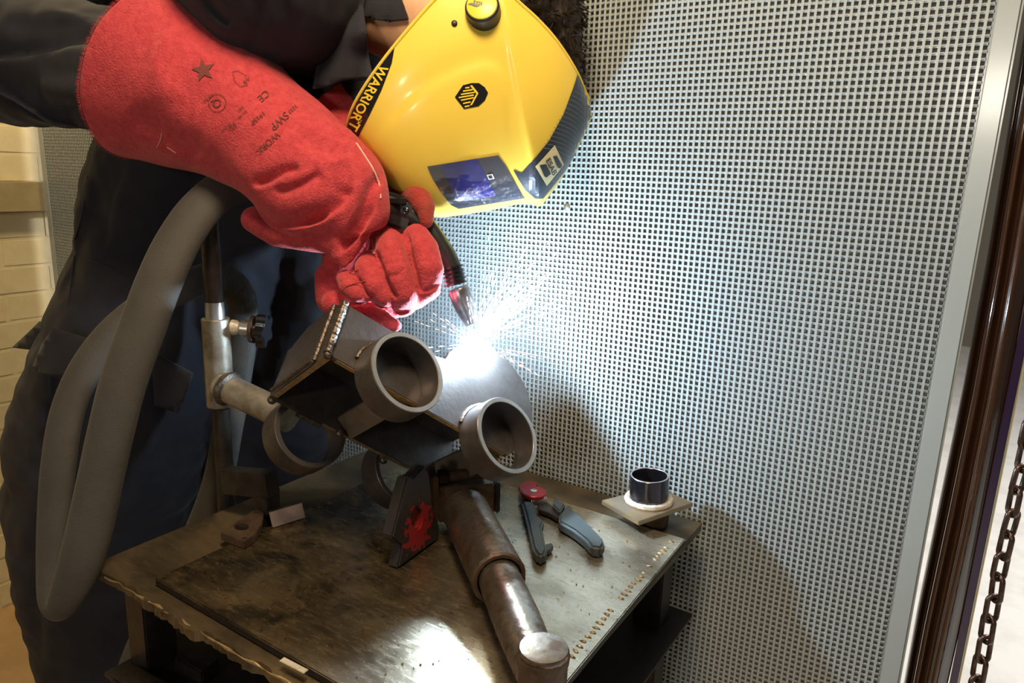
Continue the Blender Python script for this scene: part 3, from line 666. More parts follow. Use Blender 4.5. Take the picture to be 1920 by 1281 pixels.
q0 = PZ(512, 990, ZC+.0006); q1 = PZ(573, 971, ZC+.0006); qd = (q1-q0); up2 = Vector((0, 0, 1)); bk = up2.cross(qd.normalized()); bk = bk if bk.dot(VIEW) > 0 else -bk
lean = (up2*.9+bk*.45).normalized()
prism('angle_face', [q0, q1, q1+lean*.021, q0+lean*.021], bk*.003, M['pinksteel'], an, bevel=.0005)
prism('angle_face', [q0+lean*.020, q1+lean*.020, q1+lean*.020+(bk*.8-up2*.65).normalized()*.024, q0+lean*.020+(bk*.8-up2*.65).normalized()*.024], lean*.0028, M['darksteel'], an, bevel=.0005)
# ------------------------------------------------------------------ curtain and chain at the right
cu = thing('welding_curtain', 'glossy dark brown strip curtain bunched beside the booth wall', 'curtain', (0.05, -0.02, 0.0))
def fold_sheet(name, prof, z0, z1, m, th):
    q = spline([(*p, 0) for p in prof], 90); V = []; Fc = []; nz_ = 14
    for j in range(nz_+1):
        t = j/nz_; z = z0+(z1-z0)*t
        for (x, y, _) in q: V.append((x+.003*math.sin(7*z+30*x), y+.002*math.sin(9*z+y*40), z))
    n = len(q)
    for j in range(nz_):
        for i in range(n-1): Fc.append((j*n+i, j*n+i+1, (j+1)*n+i+1, (j+1)*n+i))
    o = from_data(name, V, Fc, m, cu, True)
    md = o.modifiers.new('t', 'SOLIDIFY'); md.thickness = th; return o
fold_sheet('curtain_strip', [(.003+(x_+.001)*1.19, y_) for x_, y_ in ((-0.001, 0.075), (-0.002, 0.050), (0.001, 0.040), (0.006, 0.046), (0.008, 0.036), (0.007, 0.012), (0.011, 0.004), (0.017, 0.014), (0.020, 0.006), (0.019, -0.022), (0.024, -0.030), (0.032, -0.020), (0.035, -0.016))], 0.10, 2.3, M['pvc'], .0012)
box('violet_sheen_hem', (0.0466, -0.018, 0.10), (0.0550, -0.0150, 2.3), M['violet'], cu, bevel=.0008)  # violet of arc and reflected light put into this strip's colour
box('clear_edge', (0.0554, -0.0145, 0.10), (0.0575, -0.0125, 2.3), M['cream'], cu, bevel=.0005)
tube('curtain_rod', [(-0.1, 0.02, 2.32), (1.6, 0.02, 2.32)], .014, M['steelb'], cu, sides=16)
ch = thing('hanging_chain', 'brown steel link chain hanging right of the strip curtain', 'chain', P(1875, 1060, .8))
cx = P(1911, 899, .80)
def link_mesh():
    pts = []; L_, w_ = .0165, .0072
    for i in range(32):
        t = 2*math.pi*i/32; x = w_*math.cos(t); z = w_*math.sin(t)+(L_-w_ if math.sin(t) > 1e-6 else -(L_-w_) if math.sin(t) < -1e-6 else 0)
        pts.append(Vector((x, 0, z)))
    V = []; Fc = []; n = len(pts); S = 10
    for i in range(n):
        T = (pts[(i+1) % n]-pts[i-1]).normalized(); u = Vector((0, 1, 0)); w = T.cross(u)
        for k in range(S): a = 2*math.pi*k/S; V.append(pts[i]+(u*math.cos(a)+w*math.sin(a))*.0029)
    for i in range(n):
        for k in range(S): Fc.append((i*S+k, i*S+(k+1) % S, ((i+1) % n)*S+(k+1) % S, ((i+1) % n)*S+k))
    me = bpy.data.meshes.new('chain_link'); me.from_pydata([tuple(v) for v in V], [], Fc); me.materials.append(M['chain'])
    for p in me.polygons: p.use_smooth = True
    return me
lm = link_mesh(); facing = math.atan2(BW[1][2], BW[0][2])+math.pi/2
for i in range(-18, 24):
    o = bpy.data.objects.new('chain_link', lm); COL.objects.link(o); o.parent = ch; o.matrix_parent_inverse = parent_inv(ch)
    o.location = (cx.x+.0006*math.sin(i*2.1), cx.y, cx.z+i*.0268); o.rotation_euler = (random.uniform(-.04, .04), random.uniform(-.05, .05), facing+(math.pi/2 if i % 2 else 0)+.12+random.uniform(-.15, .15))
# ------------------------------------------------------------------ the welder
def px_r(r, d): return r*d/F
def chain(*pts):
    """(x, y, distance, radius in photo pixels) -> points, radii"""
    return [P(x, y, d) for x, y, d, r in pts], [px_r(r, d) for x, y, d, r in pts]
def chainY(*pts):
    q = [PY(x, y, Y) for x, y, Y, r in pts]; return q, [r for *_, r in pts]
HD = 0.975        # distance of the helmet's mid plane
hips = PY(265, 500, -0.30); 
body = blob('person', [
    chainY((640, -10, -.21, .055), (760, 40, -.185, .058), (820, 60, -.175, .062)),
    chain((850, 60, .98, 98), (900, 55, .98, 110), (940, 50, .98, 102)),
    chain((850, 150, .98, 72), (910, 155, .98, 80)),
    chain((868, 232, .98, 18), (895, 240, .98, 20)),      # nose
    chainY((560, 20, -.19, .075), (430, 240, -.18, .085), (340, 460, -.20, .085)),
    chainY((560, -60, -.30, .04), (560, -60, -.10, .04)),
    [[PY(560, -60, -.30), P(300, -130, 1.12), P(60, -90, 1.09), P(-60, 70, 1.05), P(200, 132, .985), P(430, 220, .945), P(640, 420, .93)], [.055, .05, .047, .045, .042, .038, .03]],
    [[PY(560, -30, -.10), PY(560, 160, -.08), PY(660, 270, -.14), P(735, 360, 1.0)], [.055, .048, .04, .028]],
    [[PY(290, 540, -.27), PY(215, 900, -.33), (-1.12, -.37, .06)], [.085, .06, .045]],
    [[PY(350, 540, -.17), PY(375, 900, -.17), (-1.16, -.18, .06)], [.085, .06, .045]],
], 0.012, 3, M['skin'])
tag(body, 'person in navy coveralls bending over the bench to weld', 'person')
# coveralls ---------------------------------------------------------
cov = blob('coveralls', [
    # trunk
    chainY((590, -30, -.21, .125), (520, 110, -.20, .125), (430, 260, -.20, .135), (350, 430, -.21, .145), (320, 540, -.22, .150)),
    chainY((470, -20, -.27, .10), (400, 120, -.26, .10), (330, 280, -.27, .115), (295, 430, -.28, .122), (285, 540, -.29, .128)),
    # front of the coveralls hanging below the chest, and far thigh
    chainY((560, 260, -.13, .10), (600, 420, -.12, .10), (650, 540, -.12, .095), (600, 680, -.13, .10), (520, 820, -.15, .10)),
    chainY((480, 400, -.18, .12), (450, 560, -.18, .13), (420, 720, -.18, .13)),
    # near leg
    [[PY(272, 560, -.30), PY(246, 700, -.33), PY(204, 850, -.35), PY(190, 930, -.355), PY(205, 1060, -.355), PY(215, 1190, -.355), (-1.12, -.37, .25), (-1.12, -.37, .08)], [.135, .150, .160, .158, .148, .140, .115, .10]],
    # far leg
    [[PY(400, 600, -.17), PY(390, 760, -.17), PY(370, 950, -.17), (-1.14, -.18, .40), (-1.16, -.18, .08)], [.15, .145, .13, .12, .10]],
    # near sleeve
    [[PY(500, -60, -.33), P(300, -110, 1.12), P(60, -70, 1.08), P(-70, 60, 1.04)], [.115, .10, .10, .098]],
    chain((-90, 95, 1.04, 128), (20, 112, 1.03, 122), (110, 118, 1.01, 122), (200, 130, .985, 114), (300, 150, .96, 100), (400, 200, .945, 80)),
    # cloth folds standing proud on the sleeve
    chain((-40, 52, .955, 22), (60, 38, .945, 24), (140, 40, .93, 24), (195, 62, .92, 22), (262, 120, .91, 20)),
    chain((-40, 150, .95, 20), (30, 175, .95, 22), (90, 212, .945, 22), (190, 228, .94, 18)),
    chain((100, 165, .93, 26), (190, 175, .91, 24), (240, 190, .90, 20)),
    [[PY(590, -30, -.21), PY(500, -60, -.33)], [.125, .115]], [[PY(430, 60, -.22), PY(450, -30, -.30)], [.115, .11]],
    # folds at the shoulder
    chain((455, -20, 1.00, 13), (462, 40, .99, 13), (475, 110, .98, 12), (520, 160, .98, 10)),
    chain((505, -20, .985, 12), (528, 60, .98, 13), (560, 110, .975, 12), (600, 140, .975, 10)),
    chain((560, -20, .98, 14), (590, 50, .975, 12), (600, 110, .97, 10)),
    # far sleeve
    [[PY(590, -20, -.10), PY(560, 140, -.09), PY(600, 230, -.12), P(700, 290, 1.0)], [.095, .085, .075, .06]],
], 0.0055, 5, M['navy'], body, disp=((.16, .022, 0), (.05, .005, 0)))
def sculpt(o, strokes):
    """press creases (or pull ridges, depth < 0) into the side of a soft surface that faces the room"""
    me = o.data; n = len(me.vertices); co = np.empty(n*3); me.vertices.foreach_get('co', co); co = co.reshape(-1, 3)
    no = np.empty(n*3); me.vertices.foreach_get('normal', no); no = no.reshape(-1, 3)
    rel = co-CAM; cc = rel @ BW; px_ = W/2+F*cc[:, 0]/cc[:, 2]; py_ = H/2+F*cc[:, 1]/cc[:, 2]
    front = np.clip(-(no*rel).sum(1)/np.linalg.norm(rel, axis=1)*3, 0, 1)
    dn = BW[:, 2]; acc = np.zeros(n)
    for pl, wdt, dep, skew in strokes:
        q = np.array(spline(pl, len(pl)*8)); best = np.full(n, 1e9); sgn = np.zeros(n); tt = np.zeros(n)
        for i in range(len(q)-1):
            p0, p1 = q[i], q[i+1]; d = p1-p0; L2 = (d*d).sum()+1e-9
            t = np.clip(((px_-p0[0])*d[0]+(py_-p0[1])*d[1])/L2, 0, 1)
            ex = px_-p0[0]-t*d[0]; ey = py_-p0[1]-t*d[1]; dist = np.hypot(ex, ey); m_ = dist < best
            best = np.where(m_, dist, best); sgn = np.where(m_, np.sign(ex*d[1]-ey*d[0]), sgn); tt = np.where(m_, (i+t)/(len(q)-1), tt)
        taper = np.clip(np.minimum(tt, 1-tt)*6+.15, 0, 1)
        ww = np.where(sgn*skew > 0, wdt*2.2, wdt*.75) if skew else wdt
        acc += dep*taper*np.exp(-(best/ww)**2)
    co += dn[None]*(acc*front)[:, None]
    me.vertices.foreach_set('co', co.ravel()); me.update()
sculpt(cov, [
    ([(-60, 104), (20, 96), (80, 84), (135, 69), (185, 80), (240, 132)], 11, .016, 1), ([(-60, 150), (0, 168), (45, 196), (90, 218), (150, 236)], 13, .022, 1),
    ([(0, 45), (80, 50), (170, 34), (260, 22), (340, 14)], 22, .010, -1), ([(250, -20), (285, 10), (320, 18)], 10, .012, 1),
    ([(378, -10), (400, 20), (430, 45)], 9, .010, 1), ([(474, -20), (478, 30), (462, 70), (430, 110)], 9, .013, 1), ([(530, -20), (535, 40), (520, 80), (490, 105)], 10, .013, -1),
    ([(545, 20), (545, 60), (515, 105), (500, 120)], 6, .010, 1), ([(612, -20), (610, 40), (600, 90), (565, 135), (545, 150)], 9, .014, 1), ([(590, 100), (560, 150), (540, 165)], 6, .008, 1),
    ([(180, 330), (165, 400), (140, 470), (120, 560)], 10, .008, 1), ([(230, 300), (200, 380), (190, 470)], 16, .008, -1),
    ([(60, 640), (100, 700), (90, 800), (60, 900)], 14, .010, 1), ([(110, 880), (90, 980), (70, 1100), (75, 1250)], 12, .008, -1), ([(300, 820), (310, 900), (270, 980)], 14, .010, 1), ([(350, 900), (300, 950), (260, 960)], 10, .008, -1),
    ([(520, 380), (560, 430), (590, 470)], 12, .008, 1), ([(430, 480), (480, 520), (500, 600)], 12, .010, 1),
])
def sheet(name, px, m, th, parent, cell=14, bulge=0.0, cx=None):
    """cloth panel: outline of (x, y, distance); inside points take a smooth distance"""
    bm = bmesh.new(); vs_ = [bm.verts.new((x, y, 0)) for x, y, d in px]; bm.faces.new(vs_)
    xs = [p[0] for p in px]; ys = [p[1] for p in px]
    for (a, b, nrm) in ((min(xs), max(xs), (1, 0, 0)), (min(ys), max(ys), (0, 1, 0))):
        c = a+cell
        while c < b:
            bmesh.ops.bisect_plane(bm, geom=bm.verts[:]+bm.edges[:]+bm.faces[:], plane_co=(c*nrm[0], c*nrm[1], 0), plane_no=nrm); c += cell
    A = np.array([[x, y, d] for x, y, d in px]); mx, my = A[:, 0].mean(), A[:, 1].mean(); sx = max(xs)-min(xs); sy = max(ys)-min(ys)
    bmesh.ops.triangulate(bm, faces=bm.faces)
    for v in bm.verts:
        w = 1/((A[:, 0]-v.co.x)**2+(A[:, 1]-v.co.y)**2+30); d = float((w*A[:, 2]).sum()/w.sum())
        d -= bulge*max(0, 1-((v.co.x-mx)/sx*1.9)**2-((v.co.y-my)/sy*1.9)**2)
        v.co = P(v.co.x, v.co.y, d)
    me = bpy.data.meshes.new(name); bm.to_mesh(me); bm.free()
    o = link(name, me, m, parent, True); md = o.modifiers.new('t', 'SOLIDIFY'); md.thickness = th; md.offset = 0; return o
sheet('collar', [(606, -25, .945), (678, -25, .895), (686, 60, .885), (697, 148, .888), (672, 146, .930), (640, 152, .935), (612, 163, .935), (588, 167, .945), (598, 110, .955), (606, 50, .955)], M['navy'], .004, cov, bulge=.012)
bT = bvh_of(body)
co2 = decal2d('collar', [[(650, -30), (700, -40), (745, -35), (757, 5), (769, 37), (730, 39), (700, 34), (676, 26), (655, 15)]], ident, bT, .004, M['navy'], cov, 10)
md = co2.modifiers.new('t', 'SOLIDIFY'); md.thickness = .003; md.offset = 0
sheet('chest_panel', [(585, 170, 1.0), (640, 156, .985), (697, 152, .985), (700, 200, .985), (690, 270, .99), (640, 300, 1.0), (590, 260, 1.0)], M['navy'], .004, cov, bulge=.01)
# pocket flaps and seams
sheet('pocket_flap', [(24, 652, 1.19), (76, 603, 1.16), (92, 612, 1.12), (62, 657, 1.15)], M['navy2'], .003, cov)
sheet('pocket_flap', [(100, 614, 1.045), (180, 640, 1.03), (196, 660, 1.03), (182, 724, 1.035), (100, 706, 1.045), (60, 695, 1.07), (78, 650, 1.06)], M['navy2'], .004, cov, bulge=.008)
sheet('pocket_flap', [(285, 660, 1.02), (362, 700, 1.03), (335, 775, 1.035), (290, 760, 1.02)], M['navy2'], .004, cov)
covT = bvh_of(cov)
def seam(px, m, r, name='seam'):
    pts = []
    for (x, y) in px:
        h = covT.ray_cast(Vector(CAM), Vector(ray(x, y)).normalized())
        if h[0] is not None: pts.append(h[0])
    if len(pts) > 1: tube(name, pts, r, m, cov, n=len(pts)*6, sides=6)
seam([(90, 205), (150, 201), (210, 199)], M['navy2'], .0012)
seam([(118, 474), (135, 478), (170, 488), (205, 500), (240, 517)], M['navy2'], .0016)
seam([(165, 330), (155, 400), (140, 450), (128, 480)], M['navy2'], .0014)
seam([(140, 480), (130, 560), (118, 640)], M['navy2'], .0014)
for (bx, by) in ((-1.12, -.37), (-1.16, -.18)):
    blob('boot', [[[(bx-.03, by, .055), (bx+.06, by, .05), (bx+.15, by, .045)], [.052, .048, .042]], [[(bx-.02, by, .06), (bx-.02, by, .16)], [.05, .055]]], .008, 4, M['black'], body)
# hair ---------------------------------------------------------------
hair = blob('hair', [chain((915, -40, .955, 95), (985, -30, .955, 92), (1030, 22, .96, 62), (1045, 60, .965, 46)), chain((1080, 150, .975, 18), (1060, 90, .965, 30))], .006, 2, M['hair'], body, disp=((.015, .012, 0),))
hv = []; hf = []
hm = hair.data
for p in hm.polygons:
    for _ in range(2):
        if random.random() < .55: continue
        c = p.center; n = p.normal; t = Vector((random.uniform(-1, 1), random.uniform(-1, 1), random.uniform(-1, .4))).normalized(); L_ = random.uniform(.008, .018)
        d = (n*.8+t*.7).normalized(); s = d.cross(Vector((random.random(), random.random(), random.random()))).normalized()*.0007; b = len(hv)
        hv += [c-n*.002+s, c-n*.002-s, c+d*L_*.6+s*.5, c+d*L_+t*.003]; hf += [(b, b+1, b+2), (b+1, b+3, b+2)]
hs_ = from_data('hair_strands', hv, hf, M['hair'], body); hs_['kind'] = 'stuff'
# ------------------------------------------------------------------ helmet
hel = thing('welding_helmet', 'glossy yellow auto-darkening welding helmet with dark printed bands', 'helmet', P(880, 190, HD))
ST = [  # rear edge (near side), front edge (mid plane), half width
    ((648, 245), (672, 300), .050), ((660, 205), (712, 340), .074), ((685, 160), (765, 388), .092), ((722, 108), (815, 402), .104),
    ((766, 54), (862, 398), .112), ((818, -4), (920, 389), .116), ((870, -48), (972, 378), .117), ((918, -50), (1000, 378), .116),
    ((942, -25), (1016, 381), .115), ((975, 6), (1040, 352), .106), ((1010, 38), (1060, 322), .096), ((1045, 78), (1080, 284), .082), ((1079, 131), (1099, 246), .060), ((1103, 185), (1111, 217), .028)]
def helmet_shell():
    NS, NT = 110, 56; rows = []
    q = spline([(a[0], a[1], b[0], b[1], w) for a, b, w in ST], NS)
    n = -VIEW; c0_ = P(880, 190, HD); rows = []
    for (rx, ry, fx, fy, w) in q:
        near = []
        for j in range(NT+1):
            t = j/NT*math.pi/2; ex = 0.95
            g = math.sin(t)**1.05; h = math.cos(t)**ex if j < NT else 0.0
            x = rx+(fx-rx)*g; y = ry+(fy-ry)*g; near.append(P(x, y, HD-w*h))
        far = [p-n*(2*(p-c0_).dot(n)) for p in near[:-1]][::-1]
        rows.append(near+far)
    V = [p for r in rows for p in r]; k = len(rows[0]); Fc = []
    for i in range(NS-1):
        for j in range(k-1): Fc.append((i*k+j, i*k+j+1, (i+1)*k+j+1, (i+1)*k+j))
    Fc.append(tuple(range(k))[::-1]); Fc.append(tuple((NS-1)*k+j for j in range(k)))
    bm = bmesh.new(); bv = [bm.verts.new(v) for v in V]
    for f in Fc[:-2]: bm.faces.new([bv[i] for i in f])
    bmesh.ops.remove_doubles(bm, verts=bm.verts, dist=1e-6); bmesh.ops.recalc_face_normals(bm, faces=bm.faces)
    me = bpy.data.meshes.new('shell'); bm.to_mesh(me); bm.free()
    o = link('shell', me, M['yellow'], hel, True)
    return o, rows
shell, hrows = helmet_shell()
_cn = sum((p.center for p in shell.data.polygons), Vector())/len(shell.data.polygons)
_s = sum(p.normal.dot(p.center-_cn) for p in shell.data.polygons)
if _s < 0: shell.data.flip_normals()
sculpt(shell, [([(700, 268), (735, 212), (795, 160), (868, 122), (925, 112), (950, 142), (956, 215), (958, 270)], 13, .0022, 1)])
hT = bvh_of(shell)
sm = shell.modifiers.new('t', 'SOLIDIFY'); sm.thickness = .0035; sm.offset = -1
# rolled rim along the near rear edge
tube('rim_lip', [r[0] for r in hrows]+[r[-1] for r in hrows[::-1]], .0022, M['yellow'], hel, sides=8, cap=True)
# side band with lettering
band = [(741, 84), (735, 118), (716, 168), (694, 214), (671, 258), (640, 262), (640, 236), (652, 214), (668, 184), (690, 148), (714, 113)]
decal2d('dark_band', [band], ident, hT, .0008, M['blackg'], hel, 7)
text_decal('lettering', 'WARRIOR', (693, 175), (-.48, .877), (.877, .48), 25, hT, .0016, M['yellow2'], hel, bold=.022)
text_decal('lettering', 'TM', (675, 228), (-.50, .866), (.866, .50), 8, hT, .0016, M['yellow2'], hel, bold=.01)
text_decal('lettering', 'Tech', (655, 252), (-.50, .866), (.866, .50), 27, hT, .0016, M['yellow2'], hel, bold=.022)
# front slate band
front = [(1084, 134), (1098, 168), (1110, 208), (1110, 222), (1098, 250), (1082, 282), (1062, 316), (1040, 345), (1018, 372), (1004, 372), (985, 356), (972, 336), (962, 318), (978, 324), (1000, 300), (1030, 262), (1056, 214), (1073, 168)]
decal2d('front_band', [front], ident, hT, .0008, M['slate'], hel, 6)
for i in range(15):       # fine curved pinstripes of the printed mesh pattern
    t = i/14
    a = np.array([1076-60*t, 172+105*t]); b = np.array([1108-38*t, 205+92*t])
    mid = (a+b)/2+np.array([6, -7]); nrm = np.array([.5, .86])
    up_ = []; lo_ = []
    for u in np.linspace(0, 1, 7):
        c = (1-u)**2*a+2*u*(1-u)*mid+u*u*b; up_.append(tuple(c-nrm*.7)); lo_.append(tuple(c+nrm*.7))
    decal2d('pinstripe', [up_+lo_[::-1]], ident, hT, .0014, M['slate2'], hel, 20)
lab = [(1003, 312), (1039, 272), (1056, 308), (1024, 348)]
decal2d('maker_label', [lab], ident, hT, .0014, M['cream'], hel, 6)
decal2d('maker_mark', [[(1010, 309), (1022, 307), (1031, 325), (1023, 332), (1019, 330)]], ident, hT, .0020, M['slate'], hel, 6)
decal2d('maker_mark', [[(1035, 293), (1042, 291), (1052, 309), (1049, 315), (1044, 314)]], ident, hT, .0020, M['slate'], hel, 6)
text_decal('lettering', 'ESAB', (1031.5, 312), (.42, .90), (.78, -.62), 14.5, hT, .0022, M['slate'], hel, bold=.02)
# hexagon badge
hexo = [(853, 182), (868, 160), (884, 156), (898, 156), (909, 164), (915, 174), (909, 188), (897, 199), (870, 204)]
decal2d('badge', [hexo], ident, hT, .0008, M['blackg'], hel, 6)
inner = [(858, 181), (872, 162), (877, 163), (896, 176), (884, 198), (871, 201)]
for k, (a, b) in enumerate((((872, 164), (880, 163)), ((868, 170), (886, 167)), ((864, 176), (890, 172)), ((860, 182), (888, 177)), ((864, 187), (888, 182)), ((868, 193), (882, 190)), ((871, 199), (880, 197)))):
    decal2d('badge_stripe', [[a, b, (b[0]+.5, b[1]+2.6), (a[0]+.5, a[1]+2.6)]], ident, hT, .0015, M['yellow2'], hel, 6)
decal2d('badge_stripe', [[(881, 161), (885, 160), (897, 175), (885, 197), (881, 198), (893, 176)]], ident, hT, .0015, M['yellow2'], hel, 6)
# cheek swoosh relief
# viewing window
win = [(801, 312), (934, 291), (948, 310), (966, 342), (980, 366), (984, 371), (860, 391), (846, 384), (826, 360), (812, 336)]
decal2d('window_cover', [win], ident, hT, .0008, M['lensframe'], hel, 6)
decal2d('dark_lens', [[(826, 308), (893, 297), (905, 318), (918, 342), (930, 366), (858, 378), (846, 350)]], ident, hT, .0013, M['lens'], hel, 6)
decal2d('lens_label', [[(912, 327), (923, 325), (927, 334), (916, 336)]], ident, hT, .0019, M['white'], hel, 6)
decal2d('lens_label_print', [[(914.5, 329), (921, 328), (923.5, 332.6), (917, 333.6)]], ident, hT, .0024, M['slate'], hel, 6)
# headgear knob and screw
kd = (-VIEW*1.0+Vector((-.12, .0, .16))).normalized()
kc = hT.ray_cast(Vector(CAM), Vector(ray(906, 22)).normalized())[0]
prof = [(-.012, .0205), (.008, .0205), (.0165, .0175), (.0165, 0)]
bmk = bmesh.new()
knob = lathe('adjust_knob', kc-kd*.004, kd, [(-.004, .0), (-.004, .0215), (.014, .0205), (.016, .0185), (.016, 0)], M['black'], hel, 40)
u_ = kd.cross(Vector((0, 0, 1))).normalized(); w_ = kd.cross(u_)
for i in range(34):
    t = 2*math.pi*i/34; c = kc-kd*.004+(u_*math.cos(t)+w_*math.sin(t))*.0212
    tube('knob_rib', [c-kd*.003, c+kd*.013], [.0013, .0011], M['black'], knob, sides=6)
kcap = lathe('knob_cap', kc+kd*.012, kd, [(0, .0178), (.0008, .0178), (.0012, .0170), (.0012, 0)], M['yellow2'], hel, 40)
kT = bvh_of(kcap)
text_decal('lettering', 'ESAB', (896, 5), (-.96, -.26), (-.2, .97), 8, kT, .0006, M['slate'], hel, bold=.02)
decal2d('maker_mark', [[(877, 8), (884, 5.5), (900, 10.5), (894, 13.5)]], ident, kT, .0006, M['slate'], hel, 6)
scr = hT.ray_cast(Vector(CAM), Vector(ray(852, 44)).normalized())
lathe('side_screw', scr[0], -VIEW, [(-.002, .0038), (.0012, .0036), (.002, .0024), (.0022, 0)], M['darksteel'], hel, 18)
# headband strap seen behind the rim
tube('headband', [P(985, -20, .95), P(1035, 30, .95), P(1066, 88, .96), P(1085, 130, .97)], .013, M['black'], hel, n=20, sides=10, flat=.25, flatdir=-VIEW)
# ------------------------------------------------------------------ gloves
gl = thing('welding_glove', 'red suede gauntlet with star print on the near hand', 'glove', P(650, 430, .90), 'red welding gloves')
hand = blob('hand', [
    chain((781, 445, .918, 26), (795, 468, .896, 28), (804, 506, .886, 28), (799, 538, .892, 28), (778, 556, .91, 25)),
    chain((731, 455, .918, 27), (733, 478, .890, 30), (742, 514, .880, 31), (756, 548, .883, 29), (758, 568, .90, 25)),
    chain((688, 497, .905, 22), (690, 512, .884, 25), (701, 537, .875, 25), (719, 557, .878, 22)),
    chain((648, 524, .892, 18), (657, 539, .877, 20), (674, 552, .870, 19), (690, 549, .874, 15)),
    # thumb lying under the fingers
    chain((628, 569, .915, 26), (672, 586, .905, 23), (718, 601, .900, 19), (742, 611, .898, 11)),
    # palm and back of the hand
    chain((615, 520, .935, 25), (622, 560, .935, 30), (690, 570, .95, 34), (750, 562, .955, 34), (782, 535, .96, 30)),
    chain((640, 490, .950, 34), (700, 510, .97, 34), (760, 500, .97, 32)),
    chain((655, 452, .935, 38), (640, 500, .935, 33)),
    chain((640, 480, .985, 36), (636, 540, .98, 36), (650, 580, .97, 30)),  # extra bulk at the back, added to keep arc light off the torso
], .0017, 1, M['red'], gl, disp=((.035, .002, 0), (.004, .0007, 0)))
sculpt(hand, [([(764, 436), (770, 470), (780, 510), (790, 548)], 3.5, .010, 0), ([(706, 470), (716, 500), (730, 535), (745, 560)], 3.5, .010, 0), ([(672, 520), (684, 545), (700, 560)], 3.5, .008, 0), ([(640, 575), (690, 568), (740, 585), (770, 580)], 4, .008, 0),
              ([(775, 538), (800, 545), (825, 530)], 4, .003, 0), ([(715, 520), (745, 515), (760, 500)], 5, .002, 0)])
def cuff(name, st_, m, par, open_=.0, n=130, th=.003, noise=.004, S=150):
    """suede tube: stations of (x, y, distance, half width across, half depth); lies across the view"""
    q = spline(st_, n); V = []; Fc = []; ctr_ = [P(v[0], v[1], v[2]) for v in q]
    for i, v in enumerate(q):
        T = (ctr_[min(i+1, n-1)]-ctr_[max(i-1, 0)]).normalized(); u = (VIEW*-1-T*(VIEW*-1).dot(T)).normalized(); w = T.cross(u)
        a = v[3]*v[2]/F; b = v[4]*v[2]/F
        for k in range(S):
            t = 2*math.pi*k/S
            wr = 1+noise/a*(math.sin(3*t+i*21/n)+.7*math.sin(5*t-i*30/n+1)+.5*math.sin(9*t+i*12/n))
            V.append(ctr_[i]+(w*math.cos(t)*a+u*math.sin(t)*b)*wr)
    for i in range(n-1):
        for k in range(S): Fc.append((i*S+k, i*S+(k+1) % S, (i+1)*S+(k+1) % S, (i+1)*S+k))
    o = from_data(name, V, Fc, m, par, True)
    pl = o.data.polygons[len(Fc)//2]
    if pl.normal.dot(pl.center-ctr_[n//2]) < 0: o.data.flip_normals()
    md = o.modifiers.new('t', 'SOLIDIFY'); md.thickness = th; md.offset = -1
    sd = o.modifiers.new('s', 'SUBSURF'); sd.levels = 1; sd.render_levels = 1
    return o
cu1 = cuff('cuff', [(306, 138, .955, 176, 165), (350, 163, .945, 158, 152), (400, 192, .935, 142, 138), (450, 222, .925, 126, 120), (505, 262, .915, 114, 106), (555, 305, .905, 112, 102), (595, 345, .90, 117, 98), (628, 380, .897, 110, 86), (648, 412, .90, 88, 72), (655, 440, .905, 62, 56)], M['red'], gl, noise=.0010)
fold = blob('wrist_fold', [
    chain((478, 412, .915, 26), (520, 436, .905, 27), (570, 442, .895, 28), (620, 450, .89, 28), (640, 470, .888, 22)),
    chain((600, 430, .89, 36), (660, 415, .885, 38), (690, 380, .885, 28), (698, 345, .89, 18)),
    chain((640, 450, .885, 26), (638, 478, .882, 17), (645, 494, .882, 9)),
    chain((676, 430, .89, 22), (664, 456, .89, 16), (652, 484, .888, 11)),
], .0022, 5, M['red'], gl, disp=((.03, .003, 0),))
CR = [([(472, 347), (505, 338), (535, 322), (562, 318)], 6, .010, 1), ([(512, 356), (545, 350), (580, 335), (600, 320)], 6, .007, -1), ([(716, 318), (690, 350), (672, 400), (650, 440)], 7, .012, 1),
      ([(700, 385), (676, 430), (655, 455), (640, 470)], 6, .012, -1), ([(560, 420), (600, 405), (640, 380), (660, 350)], 9, .010, 1), ([(470, 398), (520, 420), (575, 415), (615, 400)], 9, .011, 1),
      ([(560, 255), (600, 280), (640, 290)], 14, .006, 1), ([(240, 200), (280, 240), (330, 270), (380, 290)], 30, .010, 0), ([(330, 60), (300, 120), (320, 200)], 24, -.006, 0), ([(640, 300), (650, 340), (640, 370)], 12, .006, -1)]
sculpt(cu1, CR); sculpt(fold, CR)
T1 = bvh_of(cu1, fold)
def on(tree, x, y, off=.001):
    h = tree.ray_cast(Vector(CAM), Vector(ray(x, y)).normalized())
    return (h[0]-Vector(ray(x, y)).normalized()*off) if h[0] is not None else None
pts = [on(T1, x, y) for x, y in ((668, 268), (684, 292), (700, 318), (711, 345), (714, 372))]
pts = [p for p in pts if p]
if len(pts) > 2: tube('stitched_seam', pts, .0011, M['thread'], gl, n=30, sides=6)
hT2 = bvh_of(hand)
for arc_ in (((640, 527), (655, 511), (672, 507)), ((669, 500), (685, 473), (708, 468)), ((702, 445), (722, 428), (752, 430)), ((765, 437), (780, 421), (800, 421)), ((640, 545), (655, 535), (685, 527))):
    pts = [p for p in (on(hT2, x, y, .0006) for x, y in arc_) if p]
    if len(pts) == 3: tube('fingertip_seam', pts, .0008, M['reddark'], gl, n=14, sides=6)
